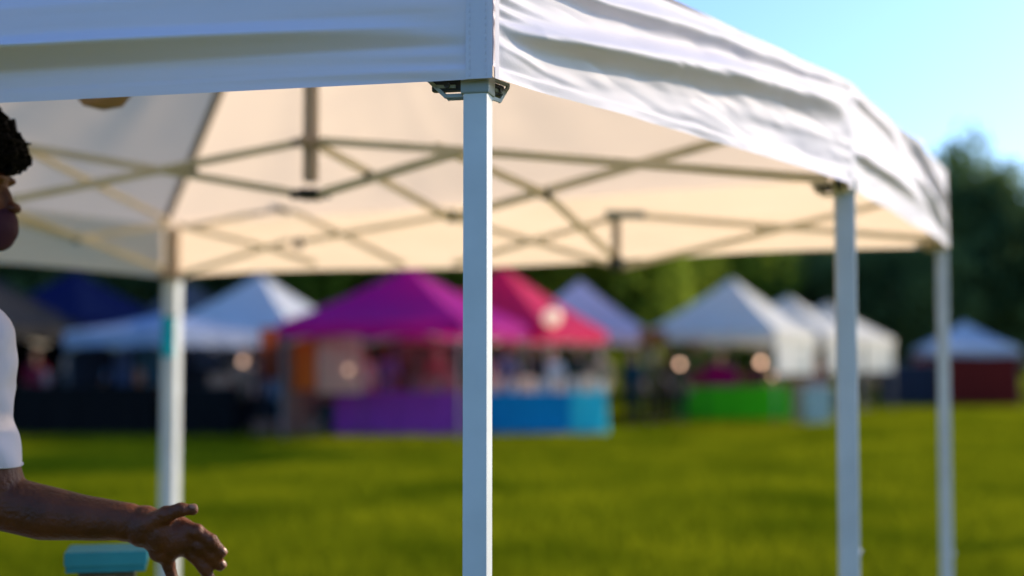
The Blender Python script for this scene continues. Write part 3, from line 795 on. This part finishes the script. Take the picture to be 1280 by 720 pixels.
WHITE = (.82, .79, .73); WARM = (.88, .76, .58)
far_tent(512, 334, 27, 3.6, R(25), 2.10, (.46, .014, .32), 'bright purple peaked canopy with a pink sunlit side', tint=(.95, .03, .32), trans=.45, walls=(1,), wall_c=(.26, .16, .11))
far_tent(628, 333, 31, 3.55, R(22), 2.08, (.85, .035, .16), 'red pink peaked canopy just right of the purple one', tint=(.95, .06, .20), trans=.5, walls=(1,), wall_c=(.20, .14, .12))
far_tent(725, 350, 35, 3.4, R(40), 2.10, (.76, .70, .86), 'pale lilac peaked canopy between the red and big white ones', tint=(.85, .75, .85), walls=(1,), wall_c=(.22, .15, .10))
far_tent(915, 348, 34, 3.15, R(17), 2.12, WHITE, 'white peaked canopy standing over the green table', tint=WARM, walls=(3,), wall_drop=.98, trans=.3)
far_tent(985, 370, 38, 3.1, R(15), 2.10, WHITE, 'white peaked canopy half hidden behind the one over the green table', tint=WARM, walls=(3,), wall_drop=.95, trans=.3)
far_tent(1034, 378, 42, 3.1, R(15), 2.10, WHITE, 'white canopy farthest back in the white row near the middle right leg', tint=WARM, trans=.3, walls=(3,), wall_drop=.95)
far_tent(1205, 402, 48, 3.0, R(38), 1.86, (.62, .68, .78), 'small bluish white canopy with dark red walls at the far right', walls=(3, 2, 0), wall_c=(.20, .022, .018), trans=.25)
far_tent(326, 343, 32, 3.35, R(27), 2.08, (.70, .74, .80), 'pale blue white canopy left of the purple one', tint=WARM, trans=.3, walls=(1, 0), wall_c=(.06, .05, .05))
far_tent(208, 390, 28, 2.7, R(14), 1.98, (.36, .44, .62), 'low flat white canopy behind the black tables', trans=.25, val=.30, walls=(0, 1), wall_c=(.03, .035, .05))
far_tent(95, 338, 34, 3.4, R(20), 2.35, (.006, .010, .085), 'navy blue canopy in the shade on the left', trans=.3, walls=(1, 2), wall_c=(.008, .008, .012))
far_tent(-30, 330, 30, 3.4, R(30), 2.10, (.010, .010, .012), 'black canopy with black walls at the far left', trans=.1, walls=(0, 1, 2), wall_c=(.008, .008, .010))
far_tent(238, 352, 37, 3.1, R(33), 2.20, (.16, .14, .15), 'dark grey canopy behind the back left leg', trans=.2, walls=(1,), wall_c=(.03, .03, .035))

# ------------------------------------------------------------------ draped tables
def draped(px0, px1, Y, label, c, h=.78, depth=.75, rz=0, bright=None):
    x0 = (px0 - 640) / FPX * Y; x1 = (px1 - 640) / FPX * Y; wd = x1 - x0
    r = thing('draped_table', label, 'table', ((x0 + x1) / 2, Y + depth / 2, 0), rz)
    # cloth: skirt with soft folds running round, plus the flat top
    per = []
    nx, ny = 70, 26
    for i in range(nx): per.append((-wd / 2 + wd * i / nx, -depth / 2, 0, -1))
    for i in range(ny): per.append((wd / 2, -depth / 2 + depth * i / ny, 1, 0))
    for i in range(nx): per.append((wd / 2 - wd * i / nx, depth / 2, 0, 1))
    for i in range(ny): per.append((-wd / 2, depth / 2 - depth * i / ny, -1, 0))
    V = []; F = []; n = len(per); nz = 9
    for j in range(nz):
        f = j / (nz - 1)
        for i, (x, y, nx_, ny_) in enumerate(per):
            q = (.022 * math.sin(i * .55 + 2 * math.sin(i * .13)) + .012 * math.sin(i * 1.3)) * f ** .7 + .02 * f
            V.append((x + nx_ * q, y + ny_ * q, h - f * (h - .012) - (.0 if j else 0)))
    for j in range(nz - 1):
        for i in range(n): F.append((j * n + i, j * n + (i + 1) % n, (j + 1) * n + (i + 1) % n, (j + 1) * n + i))
    F.append(tuple(range(n)))
    link_mesh('tablecloth', V, F, colour('cloth', c, trans=.12, scale=2, amount=.12), r)
    bm = bmesh.new(); box(bm, (0, 0, h - .03), (wd - .04, depth - .04, .03)); obj('tabletop', bm, M['wood'], r)
    for sx in (-1, 1):
        for sy in (-1, 1):
            bm = bmesh.new(); tube(bm, [(sx * (wd / 2 - .12), sy * (depth / 2 - .1), h - .05), (sx * (wd / 2 - .1), sy * (depth / 2 - .1), 0)], [.014, .014], 8); obj('leg', bm, M['bracket'], r)
    return r
draped(419, 582, 26.7, 'table under a violet cloth to the ground below the purple canopy', (.33, .06, .38), h=.83)
draped(600, 712, 27.3, 'table under a strong blue cloth right of the near leg', (.008, .36, .64), h=.80)
draped(714, 757, 27.2, 'end table under a turquoise cloth beside the blue one', (.08, .85, .90), h=.80)
draped(846, 986, 33.6, 'table under a bright green cloth below the white canopy', (.07, .60, .008), h=.82)
draped(18, 196, 26.5, 'long table under a black cloth left of the back left leg', (.006, .006, .007), h=.95)
draped(206, 292, 26.4, 'short table under a black cloth right of the back left leg', (.007, .008, .010), h=.93)

# ------------------------------------------------------------------ goods on and around the tables
def crate(px0, px1, Y, z0, h, label, c, depth=.3, rz=0, cat='box'):
    x0 = (px0 - 640) / FPX * Y; x1 = (px1 - 640) / FPX * Y; wd = abs(x1 - x0)
    r = thing('crate', label, cat, ((x0 + x1) / 2, Y + depth / 2, z0), rz)
    bm = bmesh.new()
    t = .012
    box(bm, (0, 0, t / 2), (wd, depth, t))
    for sy in (-1, 1): box(bm, (0, sy * (depth / 2 - t / 2), h / 2 + t / 2 + .001), (wd, t, h - t))
    for sx in (-1, 1): box(bm, (sx * (wd / 2 - t / 2), 0, h / 2 + t / 2 + .001), (t, depth - 2 * t - .002, h - t))
    obj('crate_body', bm, colour('solid', c), r)
    bm = bmesh.new(); box(bm, (0, 0, h * .62), (wd - 2 * t - .004, depth - 2 * t - .004, h * .5), bev=.02); obj('contents', bm, colour('solid', tuple(min(1, v * 1.3 + .04) for v in c), scale=30, amount=.5), r)
    bm = bmesh.new(); box(bm, (0, -depth / 2 - .0015, h * .68), (wd * .25, .003, h * .14)); obj('hand_slot', bm, M['knob'], r)
    return r

def jar(px, Y, z0, h, rad, label, c, group, lidc=(.5, .42, .3)):
    r = thing('jar', label, 'jar', ((px - 640) / FPX * Y, Y, z0), 0, group)
    bm = bmesh.new(); lathe(bm, (0, 0, 0), [(rad * .9, 0), (rad, .015), (rad, h * .72), (rad * .8, h * .82), (rad * .78, h * .86)], 16); obj('jar_body', bm, colour('solid', c, rough=.25), r, True)
    bm = bmesh.new(); lathe(bm, (0, 0, 0), [(rad * .84, h * .862), (rad * .86, h * .88), (rad * .86, h * .98), (rad * .8, h)], 16); obj('lid', bm, colour('solid', lidc), r, True)

def paper_bag(px, Y, z0, wd, h, label, c, group=None):
    r = thing('paper_bag', label, 'bag', ((px - 640) / FPX * Y, Y, z0), random.uniform(-.3, .3), group)
    bm = bmesh.new()
    a = [bm.verts.new((x * wd / 2, y * wd * .32, 0)) for x, y in ((-1, -1), (1, -1), (1, 1), (-1, 1))]
    b = [bm.verts.new((x * wd / 2 * 1.04, y * wd * .30, h * .7)) for x, y in ((-1, -1), (1, -1), (1, 1), (-1, 1))]
    c_ = [bm.verts.new((x * wd / 2 * 1.02, y * wd * .10, h)) for x, y in ((-1, -1), (1, -1), (1, 1), (-1, 1))]
    for p, q in ((a, b), (b, c_)):
        for i in range(4): bm.faces.new((p[i], p[(i + 1) % 4], q[(i + 1) % 4], q[i]))
    bm.faces.new(a[::-1]); bm.faces.new(c_)
    obj('bag_body', bm, colour('cloth', c, trans=.5), r)
    for s in (-1, 1):
        bm = bmesh.new(); tube(bm, [(-wd * .2, s * wd * .08, h - .01), (-wd * .15, s * wd * .12, h + .08), (wd * .15, s * wd * .12, h + .08), (wd * .2, s * wd * .08, h - .01)], [.006] * 4, 6); obj('handle', bm, colour('solid', (.4, .3, .2)), r)

# cream goods on the blue table
for i, (px, h) in enumerate(((618, .30), (640, .24), (660, .30), (678, .26), (698, .24), (716, .30), (734, .32), (751, .24))):
    if i % 2 == 0:
        paper_bag(px, 27.55 + .12 * (i % 3), .80, .24, h, ['cream paper bag on the blue table close to the near leg', '', 'cream paper bag standing mid blue table', '', 'cream paper bag at the right end of the blue table', '', 'tall cream paper bag on the turquoise end table'][i], (.82, .70, .58), 'goods on the blue tables')
    else:
        jar(px, 27.6, .80, h, .075, ['', 'white jar second from the left on the blue table', '', 'white jar right of the middle of the blue table', '', 'white jar at the left end of the turquoise table', '', 'white jar at the right end of the turquoise table'][i], (.84, .76, .68), 'goods on the blue tables')
for i, (px, h, c, l) in enumerate(((545, .26, (.42, .32, .26), 'tan paper bag on the violet table near the canopy leg'), (520, .22, (.30, .22, .22), 'brown paper bag mid violet table'), (440, .28, (.50, .40, .30), 'beige paper bag at the left end of the violet table'), (566, .30, (.46, .24, .22), 'reddish paper bag at the right end of the violet table'))):
    paper_bag(px, 27.0, .83, .26, h, l, c, 'bags on the violet table')
# pink goods on the green table
for i, (px, h, c, l, w_) in enumerate(((872, .34, (.52, .03, .14), 'coral pink bag at the left of the green table', .34), (893, .52, (.50, .006, .22), 'tall magenta bag in the middle of the green table', .50), (912, .46, (.42, .006, .24), 'magenta bag right of the tall one on the green table', .36), (934, .30, (.22, .04, .10), 'maroon bag at the right of the green table', .32))):
    paper_bag(px, 33.95, .82, w_, h, l, c, 'pink bags on the green table')
# crates and boxes
crate(970, 1003, 34.6, .72, .42, 'brown cardboard crate right of the green table on a stand', (.30, .16, .08), depth=.4)
crate(1006, 1036, 35.2, .72, .40, 'reddish cardboard crate beside the brown one on the stand', (.34, .17, .13), depth=.4)
bm = bmesh.new(); x0 = (966 - 640) / FPX * 34.9; x1 = (1042 - 640) / FPX * 34.9
rt = thing('wooden_stand', 'low wooden stand holding two crates behind the white bin', 'stand', ((x0 + x1) / 2, 35.1, 0))
box(bm, (0, 0, .70), (x1 - x0, 1.2, .035)); obj('shelf', bm, M['wood'], rt)
for sx in (-1, 1):
    for sy in (-1, 1):
        bm = bmesh.new(); box(bm, (sx * (x1 - x0) / 2 * .93, sy * .55, .341), (.06, .06, .682)); obj('leg', bm, M['wood'], rt)

def bin_(px0, px1, Y, h, label, c, lid):
    x0 = (px0 - 640) / FPX * Y; x1 = (px1 - 640) / FPX * Y; wd = x1 - x0
    r = thing('waste_bin', label, 'bin', ((x0 + x1) / 2, Y + .3, 0))
    bm = bmesh.new(); box(bm, (0, 0, h / 2), (wd * .94, .56, h), bev=.03)
    for v in bm.verts:
        if v.co.z < h * .3: v.co.x *= .9; v.co.y *= .9
    obj('bin_body', bm, c, r)
    bm = bmesh.new(); box(bm, (0, 0, h + .03), (wd, .6, .05), bev=.015); box(bm, (0, -.1, h + .06), (wd * .4, .08, .02), bev=.008); obj('lid', bm, lid, r)
bin_(1003, 1041, 32, .80, 'white bin with pale green tint on the grass right of the green table', colour('solid', (.55, .62, .52), rough=.5), colour('solid', (.62, .60, .54)))
def post_box():
    Y = 31.8
    r = thing('wooden_post_stand', 'slim tan wooden stand touching the left side of the white bin', 'stand', ((995 - 640) / FPX * Y, Y + .2, 0))
    bm = bmesh.new(); box(bm, (0, 0, .42), (.16, .2, .8), bev=.01); obj('post', bm, colour('solid', (.42, .26, .14)), r)
    bm = bmesh.new(); box(bm, (0, 0, .015), (.26, .3, .03), bev=.005); obj('base', bm, M['wood'], r)
    bm = bmesh.new(); box(bm, (0, 0, .835), (.22, .26, .03), bev=.005); obj('cap', bm, M['wood'], r)
post_box()
# low goods on the ground left of the violet table
for i, (a, b, c, l) in enumerate(((318, 345, (.20, .09, .06), 'dark red crate on the grass nearest the black table'), (347, 373, (.42, .17, .12), 'coral crate on the grass between two others'), (375, 402, (.34, .20, .13), 'tan crate on the grass by the violet table'))):
    crate(a, b, 26.6 + .1 * i, 0, .30, l, c, depth=.4, rz=.1 * (i - 1))
crate(349, 371, 27.4, .43, .40, 'teal crate stacked on a dark trunk left of the orange curtain', (.01, .12, .15), depth=.4)
crate(404, 418, 27.2, .0, .62, 'tall teal box beside the violet table', (.008, .09, .10), depth=.4)
def trunk_box():
    Y = 27.3; r = thing('storage_trunk', 'dark brown trunk on the grass under the teal crate', 'trunk', ((372 - 640) / FPX * Y, Y + .3, 0))
    bm = bmesh.new(); box(bm, (0, 0, .17), (.95, .55, .34), bev=.01); obj('trunk_body', bm, colour('solid', (.045, .028, .02)), r)
    bm = bmesh.new(); box(bm, (0, 0, .386), (.97, .57, .086), bev=.02); obj('lid', bm, colour('solid', (.06, .035, .025)), r)
    bm = bmesh.new(); box(bm, (0, -.288, .33), (.07, .012, .08), bev=.003); obj('latch', bm, M['steel'], r)
trunk_box()
# goods on the black tables
jar(60, 26.9, .95, .25, .09, 'pale pink jar at the left of the long black table', (.4, .2, .2), 'jars on the black tables')
jar(175, 26.9, .95, .30, .08, 'orange brown jar near the right end of the long black table', (.36, .13, .06), 'jars on the black tables', (.3, .12, .06))
crate(262, 287, 26.75, .93, .22, 'peach crate on the short black table', (.42, .22, .14), depth=.35)

# hanging cloths
def curtain(px0, px1, py0, py1, Y, label, c, waves=5, amp=.05, trans=.5, dY=0.0):
    a = at(px0, py0, Y); b = at(px1, py0, Y + dY); zb = max(at(px0, py1, Y).z, .02)
    nu, nv = 60, 14
    u, v = np.meshgrid(np.linspace(0, 1, nu), np.linspace(0, 1, nv), indexing='ij')
    L = (b - a).length
    P = np.zeros((nu, nv, 3)); P[..., 0] = (u - .5) * L; P[..., 1] = amp * np.sin(u * waves * 6.28 + 1.5 * np.sin(u * 4)) * (.4 + .6 * v) ; P[..., 2] = (a.z - zb) * (1 - v)
    r = thing('curtain', label, 'curtain', ((a.x + b.x) / 2, (a.y + b.y) / 2, zb), math.atan2(b.y - a.y, b.x - a.x))
    link_mesh('cloth_panel', P.reshape(-1, 3), grid_faces(nu, nv), colour('cloth', c, trans=trans), r, smooth=True)
    bm = bmesh.new(); tube(bm, [(-L / 2 - .03, 0, a.z - zb + .012), (L / 2 + .03, 0, a.z - zb + .012)], [.014, .014], 8); obj('rail', bm, M['steel'], r)
    for px in (-L / 2 - .02, L / 2 + .02):
        bm = bmesh.new(); tube(bm, [(px, 0, a.z - zb), (px, 0, -zb)], [.012, .012], 8); obj('pole', bm, M['knob'], r)
curtain(366, 396, 411, 488, 26.25, 'bright orange curtain hanging under the left of the purple canopy', (.92, .30, .05), 3)
curtain(397, 452, 411, 492, 26.0, 'beige curtain hanging beside the orange one', (.85, .66, .44), 5)
curtain(326, 362, 410, 474, 26.9, 'rust red curtain left of the orange one', (.36, .08, .035), 3)
curtain(128, 165, 412, 490, 28.6, 'pale blue sheet hanging behind the long black table', (.20, .27, .50), 3)
curtain(170, 203, 425, 491, 28.4, 'dull teal sheet hanging left of the back left leg', (.10, .22, .28), 3)
curtain(243, 278, 418, 458, 28.8, 'grey blue sheet hanging right of the back left leg', (.20, .24, .36), 3)
curtain(1098, 1172, 455, 506, 46.5, 'dark blue tarp hanging left of the red walled canopy', (.05, .06, .10), 5)
curtain(800, 832, 412, 432, 33, 'orange cloth banner left of the big white canopy', (.55, .22, .08), 3)
curtain(862, 880, 411, 440, 33.2, 'tan cloth hanging under the big white canopy', (.50, .34, .20), 2)

# glowing globes: bulbs and balls at bright spots
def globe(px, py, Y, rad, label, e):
    m, n, out = _mat('globe_glass'); b = n.nodes.new('ShaderNodeBsdfPrincipled')
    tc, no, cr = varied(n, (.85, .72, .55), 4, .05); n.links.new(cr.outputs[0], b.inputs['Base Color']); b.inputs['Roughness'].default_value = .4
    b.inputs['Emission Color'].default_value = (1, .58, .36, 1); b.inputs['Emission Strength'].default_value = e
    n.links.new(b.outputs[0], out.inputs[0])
    p = at(px, py, Y); r = thing('globe_lamp', label, 'lamp', p)  # also used for stand-in balls at bright spots and for added bulbs
    bm = bmesh.new(); bmesh.ops.create_uvsphere(bm, u_segments=20, v_segments=12, radius=rad); obj('globe', bm, m, r, True)
    bm = bmesh.new(); lathe(bm, (0, 0, rad * .93), [(rad * .4, 0), (rad * .42, .03), (rad * .2, .07)], 12); obj('lamp_cap', bm, M['knob'], r)  # the stand-in balls and added bulbs get this cap too
    bm = bmesh.new(); tube(bm, [(0, 0, rad + .05), (0, 0, rad + .16)], [.006, .006], 6); obj('cord', bm, M['knob'], r)
globe(690, 397, 28.2, .18, 'glowing cream globe in front of the red pink canopy', .75)  # glowing ball stands in for a pale bright spot
globe(540, 413, 25.2, .12, 'small glowing peach globe at the edge of the purple canopy', .6)  # likewise a glowing ball for a smaller peach spot

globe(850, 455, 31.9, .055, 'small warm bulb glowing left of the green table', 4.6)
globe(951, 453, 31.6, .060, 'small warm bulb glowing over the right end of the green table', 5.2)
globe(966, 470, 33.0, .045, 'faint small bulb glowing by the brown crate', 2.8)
globe(303, 452, 27.0, .05, 'faint warm bulb added to brighten the short black table', 2.0)  # bulb added to brighten the stall, no known lamp there
globe(436, 462, 25.9, .05, 'faint warm bulb added to brighten the beige curtain', 1.4)  # another bulb put in only to brighten the stall
# ------------------------------------------------------------------ people across the lawn
def make_far_person(pose):
    nodes = {'pelvis': ((0, 0, .95), (.12, .15)), 'waist': ((0, 0, 1.10), (.105, .135)), 'chest': ((0.01, 0, 1.30), (.12, .16)), 'nb': ((0, 0, 1.45), .075), 'neck': ((.01, 0, 1.53), .055), 'sk': ((.02, 0, 1.62), .06)}
    edges = [('pelvis', 'waist'), ('waist', 'chest'), ('chest', 'nb'), ('nb', 'neck'), ('neck', 'sk')]
    arms = {0: ((-.02, .24, 1.12), (.10, .24, .90)), 1: ((.06, .25, 1.14), (.30, .18, 1.08))}[pose]
    for sd, nm in ((-1, 'r'), (1, 'l')):
        e, h = arms if not (pose == 1 and sd < 0) else ((-.02, .25, 1.12), (.06, .26, .88))
        nodes.update({'s' + nm: ((0, sd * .16, 1.41), .065), 'e' + nm: ((e[0], sd * e[1], e[2]), .044), 'w' + nm: ((h[0], sd * h[1], h[2]), .032), 'd' + nm: ((h[0] + .07, sd * h[1], h[2] - .06), .036), 'g' + nm: ((h[0] + .12, sd * h[1], h[2] - .11), .02),
                      'h' + nm: ((0, sd * .09, .87), .09), 'k' + nm: ((.02 * sd, sd * .10, .5), .056), 'n' + nm: ((-.03, sd * .10, .09), .04), 't' + nm: ((.12, sd * .11, .035), .035)})
        edges += [('chest', 's' + nm), ('s' + nm, 'e' + nm), ('e' + nm, 'w' + nm), ('w' + nm, 'd' + nm), ('d' + nm, 'g' + nm), ('pelvis', 'h' + nm), ('h' + nm, 'k' + nm), ('k' + nm, 'n' + nm), ('n' + nm, 't' + nm)]
    g = lambda q, e: tuple(x + e for x in q) if isinstance(q, tuple) else q + e
    body = fuse([skin_mesh(nodes, edges)] + head_meshes((.02, 0, 1.672)), .014, 3)
    tk = ['pelvis', 'waist', 'chest', 'nb', 'sr', 'er', 'sl', 'el']; tn = {k: (nodes[k][0], g(nodes[k][1], .016)) for k in tk}; tn['nb'] = ((0, 0, 1.43), .08)
    tn['hem'] = ((0, 0, .84), (.14, .165)); shirt = fuse([skin_mesh(tn, [(a, b) for a, b in edges if a in tn and b in tn] + [('pelvis', 'hem')])], .016, 3)
    bk = ['pelvis', 'hr', 'kr', 'nr', 'hl', 'kl', 'nl']; bn = {k: (nodes[k][0], g(nodes[k][1], .014)) for k in bk}
    tr = fuse([skin_mesh(bn, [(a, b) for a, b in edges if a in bn and b in bn])], .016, 3)
    hr = fuse([ball((-.015, 0, 1.725), (.098, .086, .082)), ball((-.055, 0, 1.67), (.06, .076, .10))], .012, 2)
    return body, shirt, tr, hr
FAR = [make_far_person(0), make_far_person(1)]
SK = [(.50, .27, .17), (.34, .17, .10), (.72, .42, .30)]
def far_person(px, Y, rz, label, shirt, trousers, hair, pose=0, sk=0, s=1.0):
    b, sh, tr, hr = FAR[pose]
    r = thing('person', label, 'person', ((px - 640) / FPX * Y, Y, 0), rz, 'people across the lawn'); r.scale = (s, s, s)
    for nm, me, m in (('body', b, colour('solid', SK[sk], rough=.5)), ('shirt', sh, colour('cloth', shirt, trans=.08)), ('trousers', tr, colour('cloth', trousers, trans=.0)), ('hair', hr, colour('solid', hair, rough=.6))):
        link_data(nm, me.copy(), m, r, smooth=True)
far_person(850, 33.0, R(-80), 'person with pale face left of the green table', (.10, .08, .05), (.05, .05, .04), (.10, .06, .03), 0, 2, .86)
far_person(950, 34.8, R(-100), 'person in a dark top behind the right end of the green table', (.10, .05, .08), (.03, .03, .04), (.04, .02, .01), 1, 2, .88)
far_person(790, 31.0, R(-110), 'person in a dark teal coat between the blue and green tables', (.012, .06, .08), (.008, .03, .035), (.01, .008, .008), 0, 1, .92)
far_person(482, 28.4, R(-90), 'person in a lavender top behind the violet table', (.22, .20, .42), (.05, .05, .08), (.02, .012, .01), 1, 1, .98)
far_person(505, 28.9, R(-60), 'person in a brown top beside the one in lavender', (.12, .07, .05), (.04, .03, .03), (.015, .01, .01), 0, 1, .98)
far_person(632, 29.0, R(-95), 'person in a pale grey top behind the blue table', (.22, .23, .32), (.05, .05, .06), (.03, .02, .015), 1, 0, 1.0)
far_person(668, 29.2, R(-85), 'person in a black top behind the middle of the blue table', (.02, .02, .025), (.03, .03, .03), (.02, .015, .01), 0, 0, .98)
far_person(722, 29.4, R(-70), 'person in a dark green top behind the turquoise table', (.015, .03, .03), (.02, .02, .025), (.02, .012, .01), 1, 1, 1.0)
far_person(45, 28.5, R(-90), 'person in a dark pink top behind the long black table', (.28, .02, .05), (.02, .02, .03), (.008, .006, .006), 0, 1, .90)
far_person(83, 28.0, R(-80), 'person in black with a pale face at the long black table', (.01, .01, .012), (.01, .01, .012), (.01, .008, .008), 1, 2, .82)
far_person(305, 27.6, R(-90), 'person in a beige top standing by the short black table', (.34, .24, .17), (.012, .014, .02), (.03, .02, .012), 0, 2, .90)
far_person(326, 27.9, R(-75), 'person in a slate blue top left of the rust curtain', (.08, .09, .14), (.015, .02, .03), (.01, .008, .008), 1, 1, .92)
far_person(1082, 42, R(-90), 'person in grey beyond the white tents near the middle right leg', (.12, .12, .12), (.05, .05, .04), (.05, .03, .02), 0, 2, .95)

far_person(548, 28.6, R(-95), 'person in a salmon top behind the violet table by the near leg', (.50, .20, .15), (.08, .05, .04), (.05, .03, .02), 1, 2, .95)
far_person(455, 27.9, R(-80), 'person in a cream top in front of the beige curtain', (.70, .58, .46), (.10, .07, .06), (.03, .02, .01), 0, 2, .94)
far_person(605, 28.7, R(-100), 'person in a peach top hidden partly by the near leg', (.62, .38, .28), (.08, .06, .05), (.04, .02, .01), 1, 2, .95)
far_person(690, 29.3, R(-80), 'person in a white top behind the blue table', (.75, .70, .68), (.10, .08, .08), (.06, .03, .02), 1, 2, .95)
far_person(750, 29.0, R(-120), 'person in a tan top behind the turquoise end table', (.48, .30, .18), (.05, .04, .04), (.03, .02, .01), 0, 2, .95)
far_person(815, 32.5, R(-60), 'person in an olive top standing between the tables in the middle', (.16, .13, .05), (.08, .06, .03), (.06, .03, .02), 1, 2, .93)
far_person(832, 34.5, R(-90), 'person in a brown coat left of the green table', (.14, .08, .04), (.06, .04, .03), (.04, .02, .01), 0, 2, .95)
far_person(900, 35.6, R(-90), 'person in a grey top behind the green table', (.25, .24, .28), (.05, .05, .05), (.03, .02, .01), 1, 2, .92)
far_person(1022, 37.2, R(-70), 'person in a rust top by the second white tent', (.45, .18, .09), (.05, .04, .04), (.03, .02, .01), 0, 2, .92)
far_person(118, 28.4, R(-70), 'person in a sky blue top behind the long black table', (.22, .36, .62), (.02, .02, .04), (.03, .02, .01), 1, 1, .93)
far_person(345, 27.2, R(-100), 'person in a grey blue top near the teal crate', (.18, .22, .32), (.02, .04, .06), (.03, .02, .01), 0, 1, .92)
# ------------------------------------------------------------------ trees
def crown_mesh(rad, n, leaf, seed, low=.0):
    g = np.random.default_rng(seed)
    K = 70
    d = g.normal(size=(K, 3)); d /= (np.abs(d) ** 2.7).sum(1)[:, None] ** (1 / 2.7)
    c = d * np.array(rad) * g.uniform(.52, .80, (K, 1)); cr = g.uniform(.20, .36, K) * min(rad)
    k = g.integers(0, K, n)
    v = g.normal(size=(n, 3)); v /= np.linalg.norm(v, axis=1)[:, None]
    p = c[k] + v * (cr[k] * g.uniform(.55, 1.1, n))[:, None]
    a = g.normal(size=(n, 3)); a /= np.linalg.norm(a, axis=1)[:, None]
    b = np.cross(a, g.normal(size=(n, 3))); b /= np.linalg.norm(b, axis=1)[:, None]
    s = leaf * g.uniform(.6, 1.4, (n, 1))
    V = np.stack([p - a * s, p + b * s * .5, p + a * s, p - b * s * .5], 1).reshape(-1, 3)
    F = np.arange(4 * n).reshape(-1, 4)
    me = bpy.data.meshes.new('crown'); me.from_pydata(V.tolist(), [], F.tolist()); me.update()
    return me
CROWNS = [crown_mesh((1, 1, 1.0), 9000, .058, 21 + i) for i in range(3)]

def tree(px, Y, top, base, rad, label, leaf, seed):
    """crown between heights base and top metres, rad metres wide each way"""
    rr = random.Random(seed); x = (px - 640) / FPX * Y
    t = thing('tree', label, 'tree', (x, Y, 0), rr.uniform(0, 6), 'trees beyond the market')
    cz = (top + base) / 2; hz = (top - base) / 2
    bm = bmesh.new(); tr = rad * .07 + .08
    tube(bm, [(0, 0, -.1), (0, 0, .15), (rr.uniform(-.2, .2), 0, cz * .6), (rr.uniform(-.3, .3), rr.uniform(-.3, .3), cz + hz * .5)], [tr * 1.5, tr, tr * .75, tr * .2], 10)
    obj('trunk', bm, M['bark'], t, True)
    for k in range(5):
        a = k * 1.256 + rr.uniform(-.3, .3); z0 = base + hz * rr.uniform(.1, .7)
        bm = bmesh.new(); tube(bm, [(0, 0, z0), (math.cos(a) * rad * .4, math.sin(a) * rad * .4, z0 + hz * .35), (math.cos(a) * rad * .75, math.sin(a) * rad * .75, z0 + hz * .6)], [tr * .5, tr * .3, tr * .08], 7); obj('limb', bm, M['bark'], t, True)
    me = CROWNS[seed % 3].copy(); me.transform(Matrix.Translation((0, 0, cz)) @ Matrix.Diagonal((rad, rad, hz, 1)))
    link_data('crown', me, leaf, t)
D, G, Lf = M['leaf_dark'], M['leaf_mid'], M['leaf_light']
tree(1203, 62, 11.6, .8, 3.0, 'tallest dark green tree at the right with a rounded top', D, 1)
tree(1300, 60, 10.2, .6, 4.2, 'dark tree cut by the right border of the view', D, 2)
tree(1120, 58, 7.0, .4, 3.6, 'dark tree just left of the tallest one behind the right leg', D, 3)
tree(1010, 60, 7.2, .4, 3.8, 'dark green tree above the white tent row', D, 4)
tree(880, 56, 7.6, .4, 3.7, 'mid green tree behind the big white canopy', G, 5)
tree(790, 52, 7.4, .4, 3.4, 'green tree right of the hub post on the back frame', G, 6)
tree(655, 46, 7.0, .4, 3.0, 'yellow green tree behind the red pink canopy', Lf, 7)
tree(560, 48, 7.0, .4, 3.2, 'green tree behind the near canopy leg', G, 8)
tree(455, 46, 7.2, .4, 3.0, 'bright green tree between the pale blue and purple tents', Lf, 9)
tree(370, 44, 7.0, .4, 3.2, 'green tree behind the pale blue white canopy', G, 10)
tree(255, 43, 7.6, .3, 3.4, 'dark tree behind the grey canopy', D, 11)
tree(140, 42, 8.6, .3, 3.6, 'dark tree behind the navy canopy', D, 12)
tree(20, 40, 8.8, .3, 3.6, 'dark tree at the left behind the black canopy', D, 13)
tree(1655, 35.9, 16.0, 11.3, 2.2, 'unseen tall tree with a high crown added to shade the left grass', G, 23)  # unseen tree added to drop a band of shade on the left grass
tree(-140, 42, 8.4, .3, 3.6, 'dark tree left of the black canopy', D, 20)
tree(-330, 46, 9.0, .3, 4.0, 'dark tree farthest to the left', D, 21)
tree(1078, 68, 8.4, .3, 3.8, 'farther dark tree between the white row and the far right tents', D, 22)
tree(725, 66, 9.0, .5, 4.0, 'farther green tree seen between two nearer ones', G, 14)
tree(950, 72, 9.4, .5, 4.4, 'farther dark tree above the big white canopy peak', D, 15)
tree(500, 39.5, 11.2, .6, 3.2, 'tall green tree added behind the purple canopy to shade the left stalls', G, 17)  # this and the next two added tall to shade the left stalls
tree(610, 40, 11.6, .6, 3.2, 'tall green tree added behind the red pink canopy to shade the left stalls', G, 18)
tree(745, 41, 10.6, .6, 3.0, 'tall green tree added behind the lilac canopy to shade the left stalls', G, 19)
tree(1390, 66, 10.5, .5, 4.6, 'dark tree farthest to the right', D, 16)

# unseen wooden pole added to cast a shadow across the grass at the right
def pole():
    x, y = 13.1, 16.45
    r = thing('shadow_pole', 'unseen bare wooden pole added to cast a shadow on the lawn', 'pole', (x, y, 0))
    bm = bmesh.new(); tube(bm, [(0, 0, -.1), (0, 0, 3), (.02, 0, 5.0)], [.17, .16, .14], 14); obj('shadow_pole_shaft', bm, M['wood'], r, True)
    bm = bmesh.new(); lathe(bm, (.02, 0, 5.0), [(.15, 0), (.13, .05), (.02, .09)], 14); obj('cap', bm, M['bracket'], r, True)
pole()
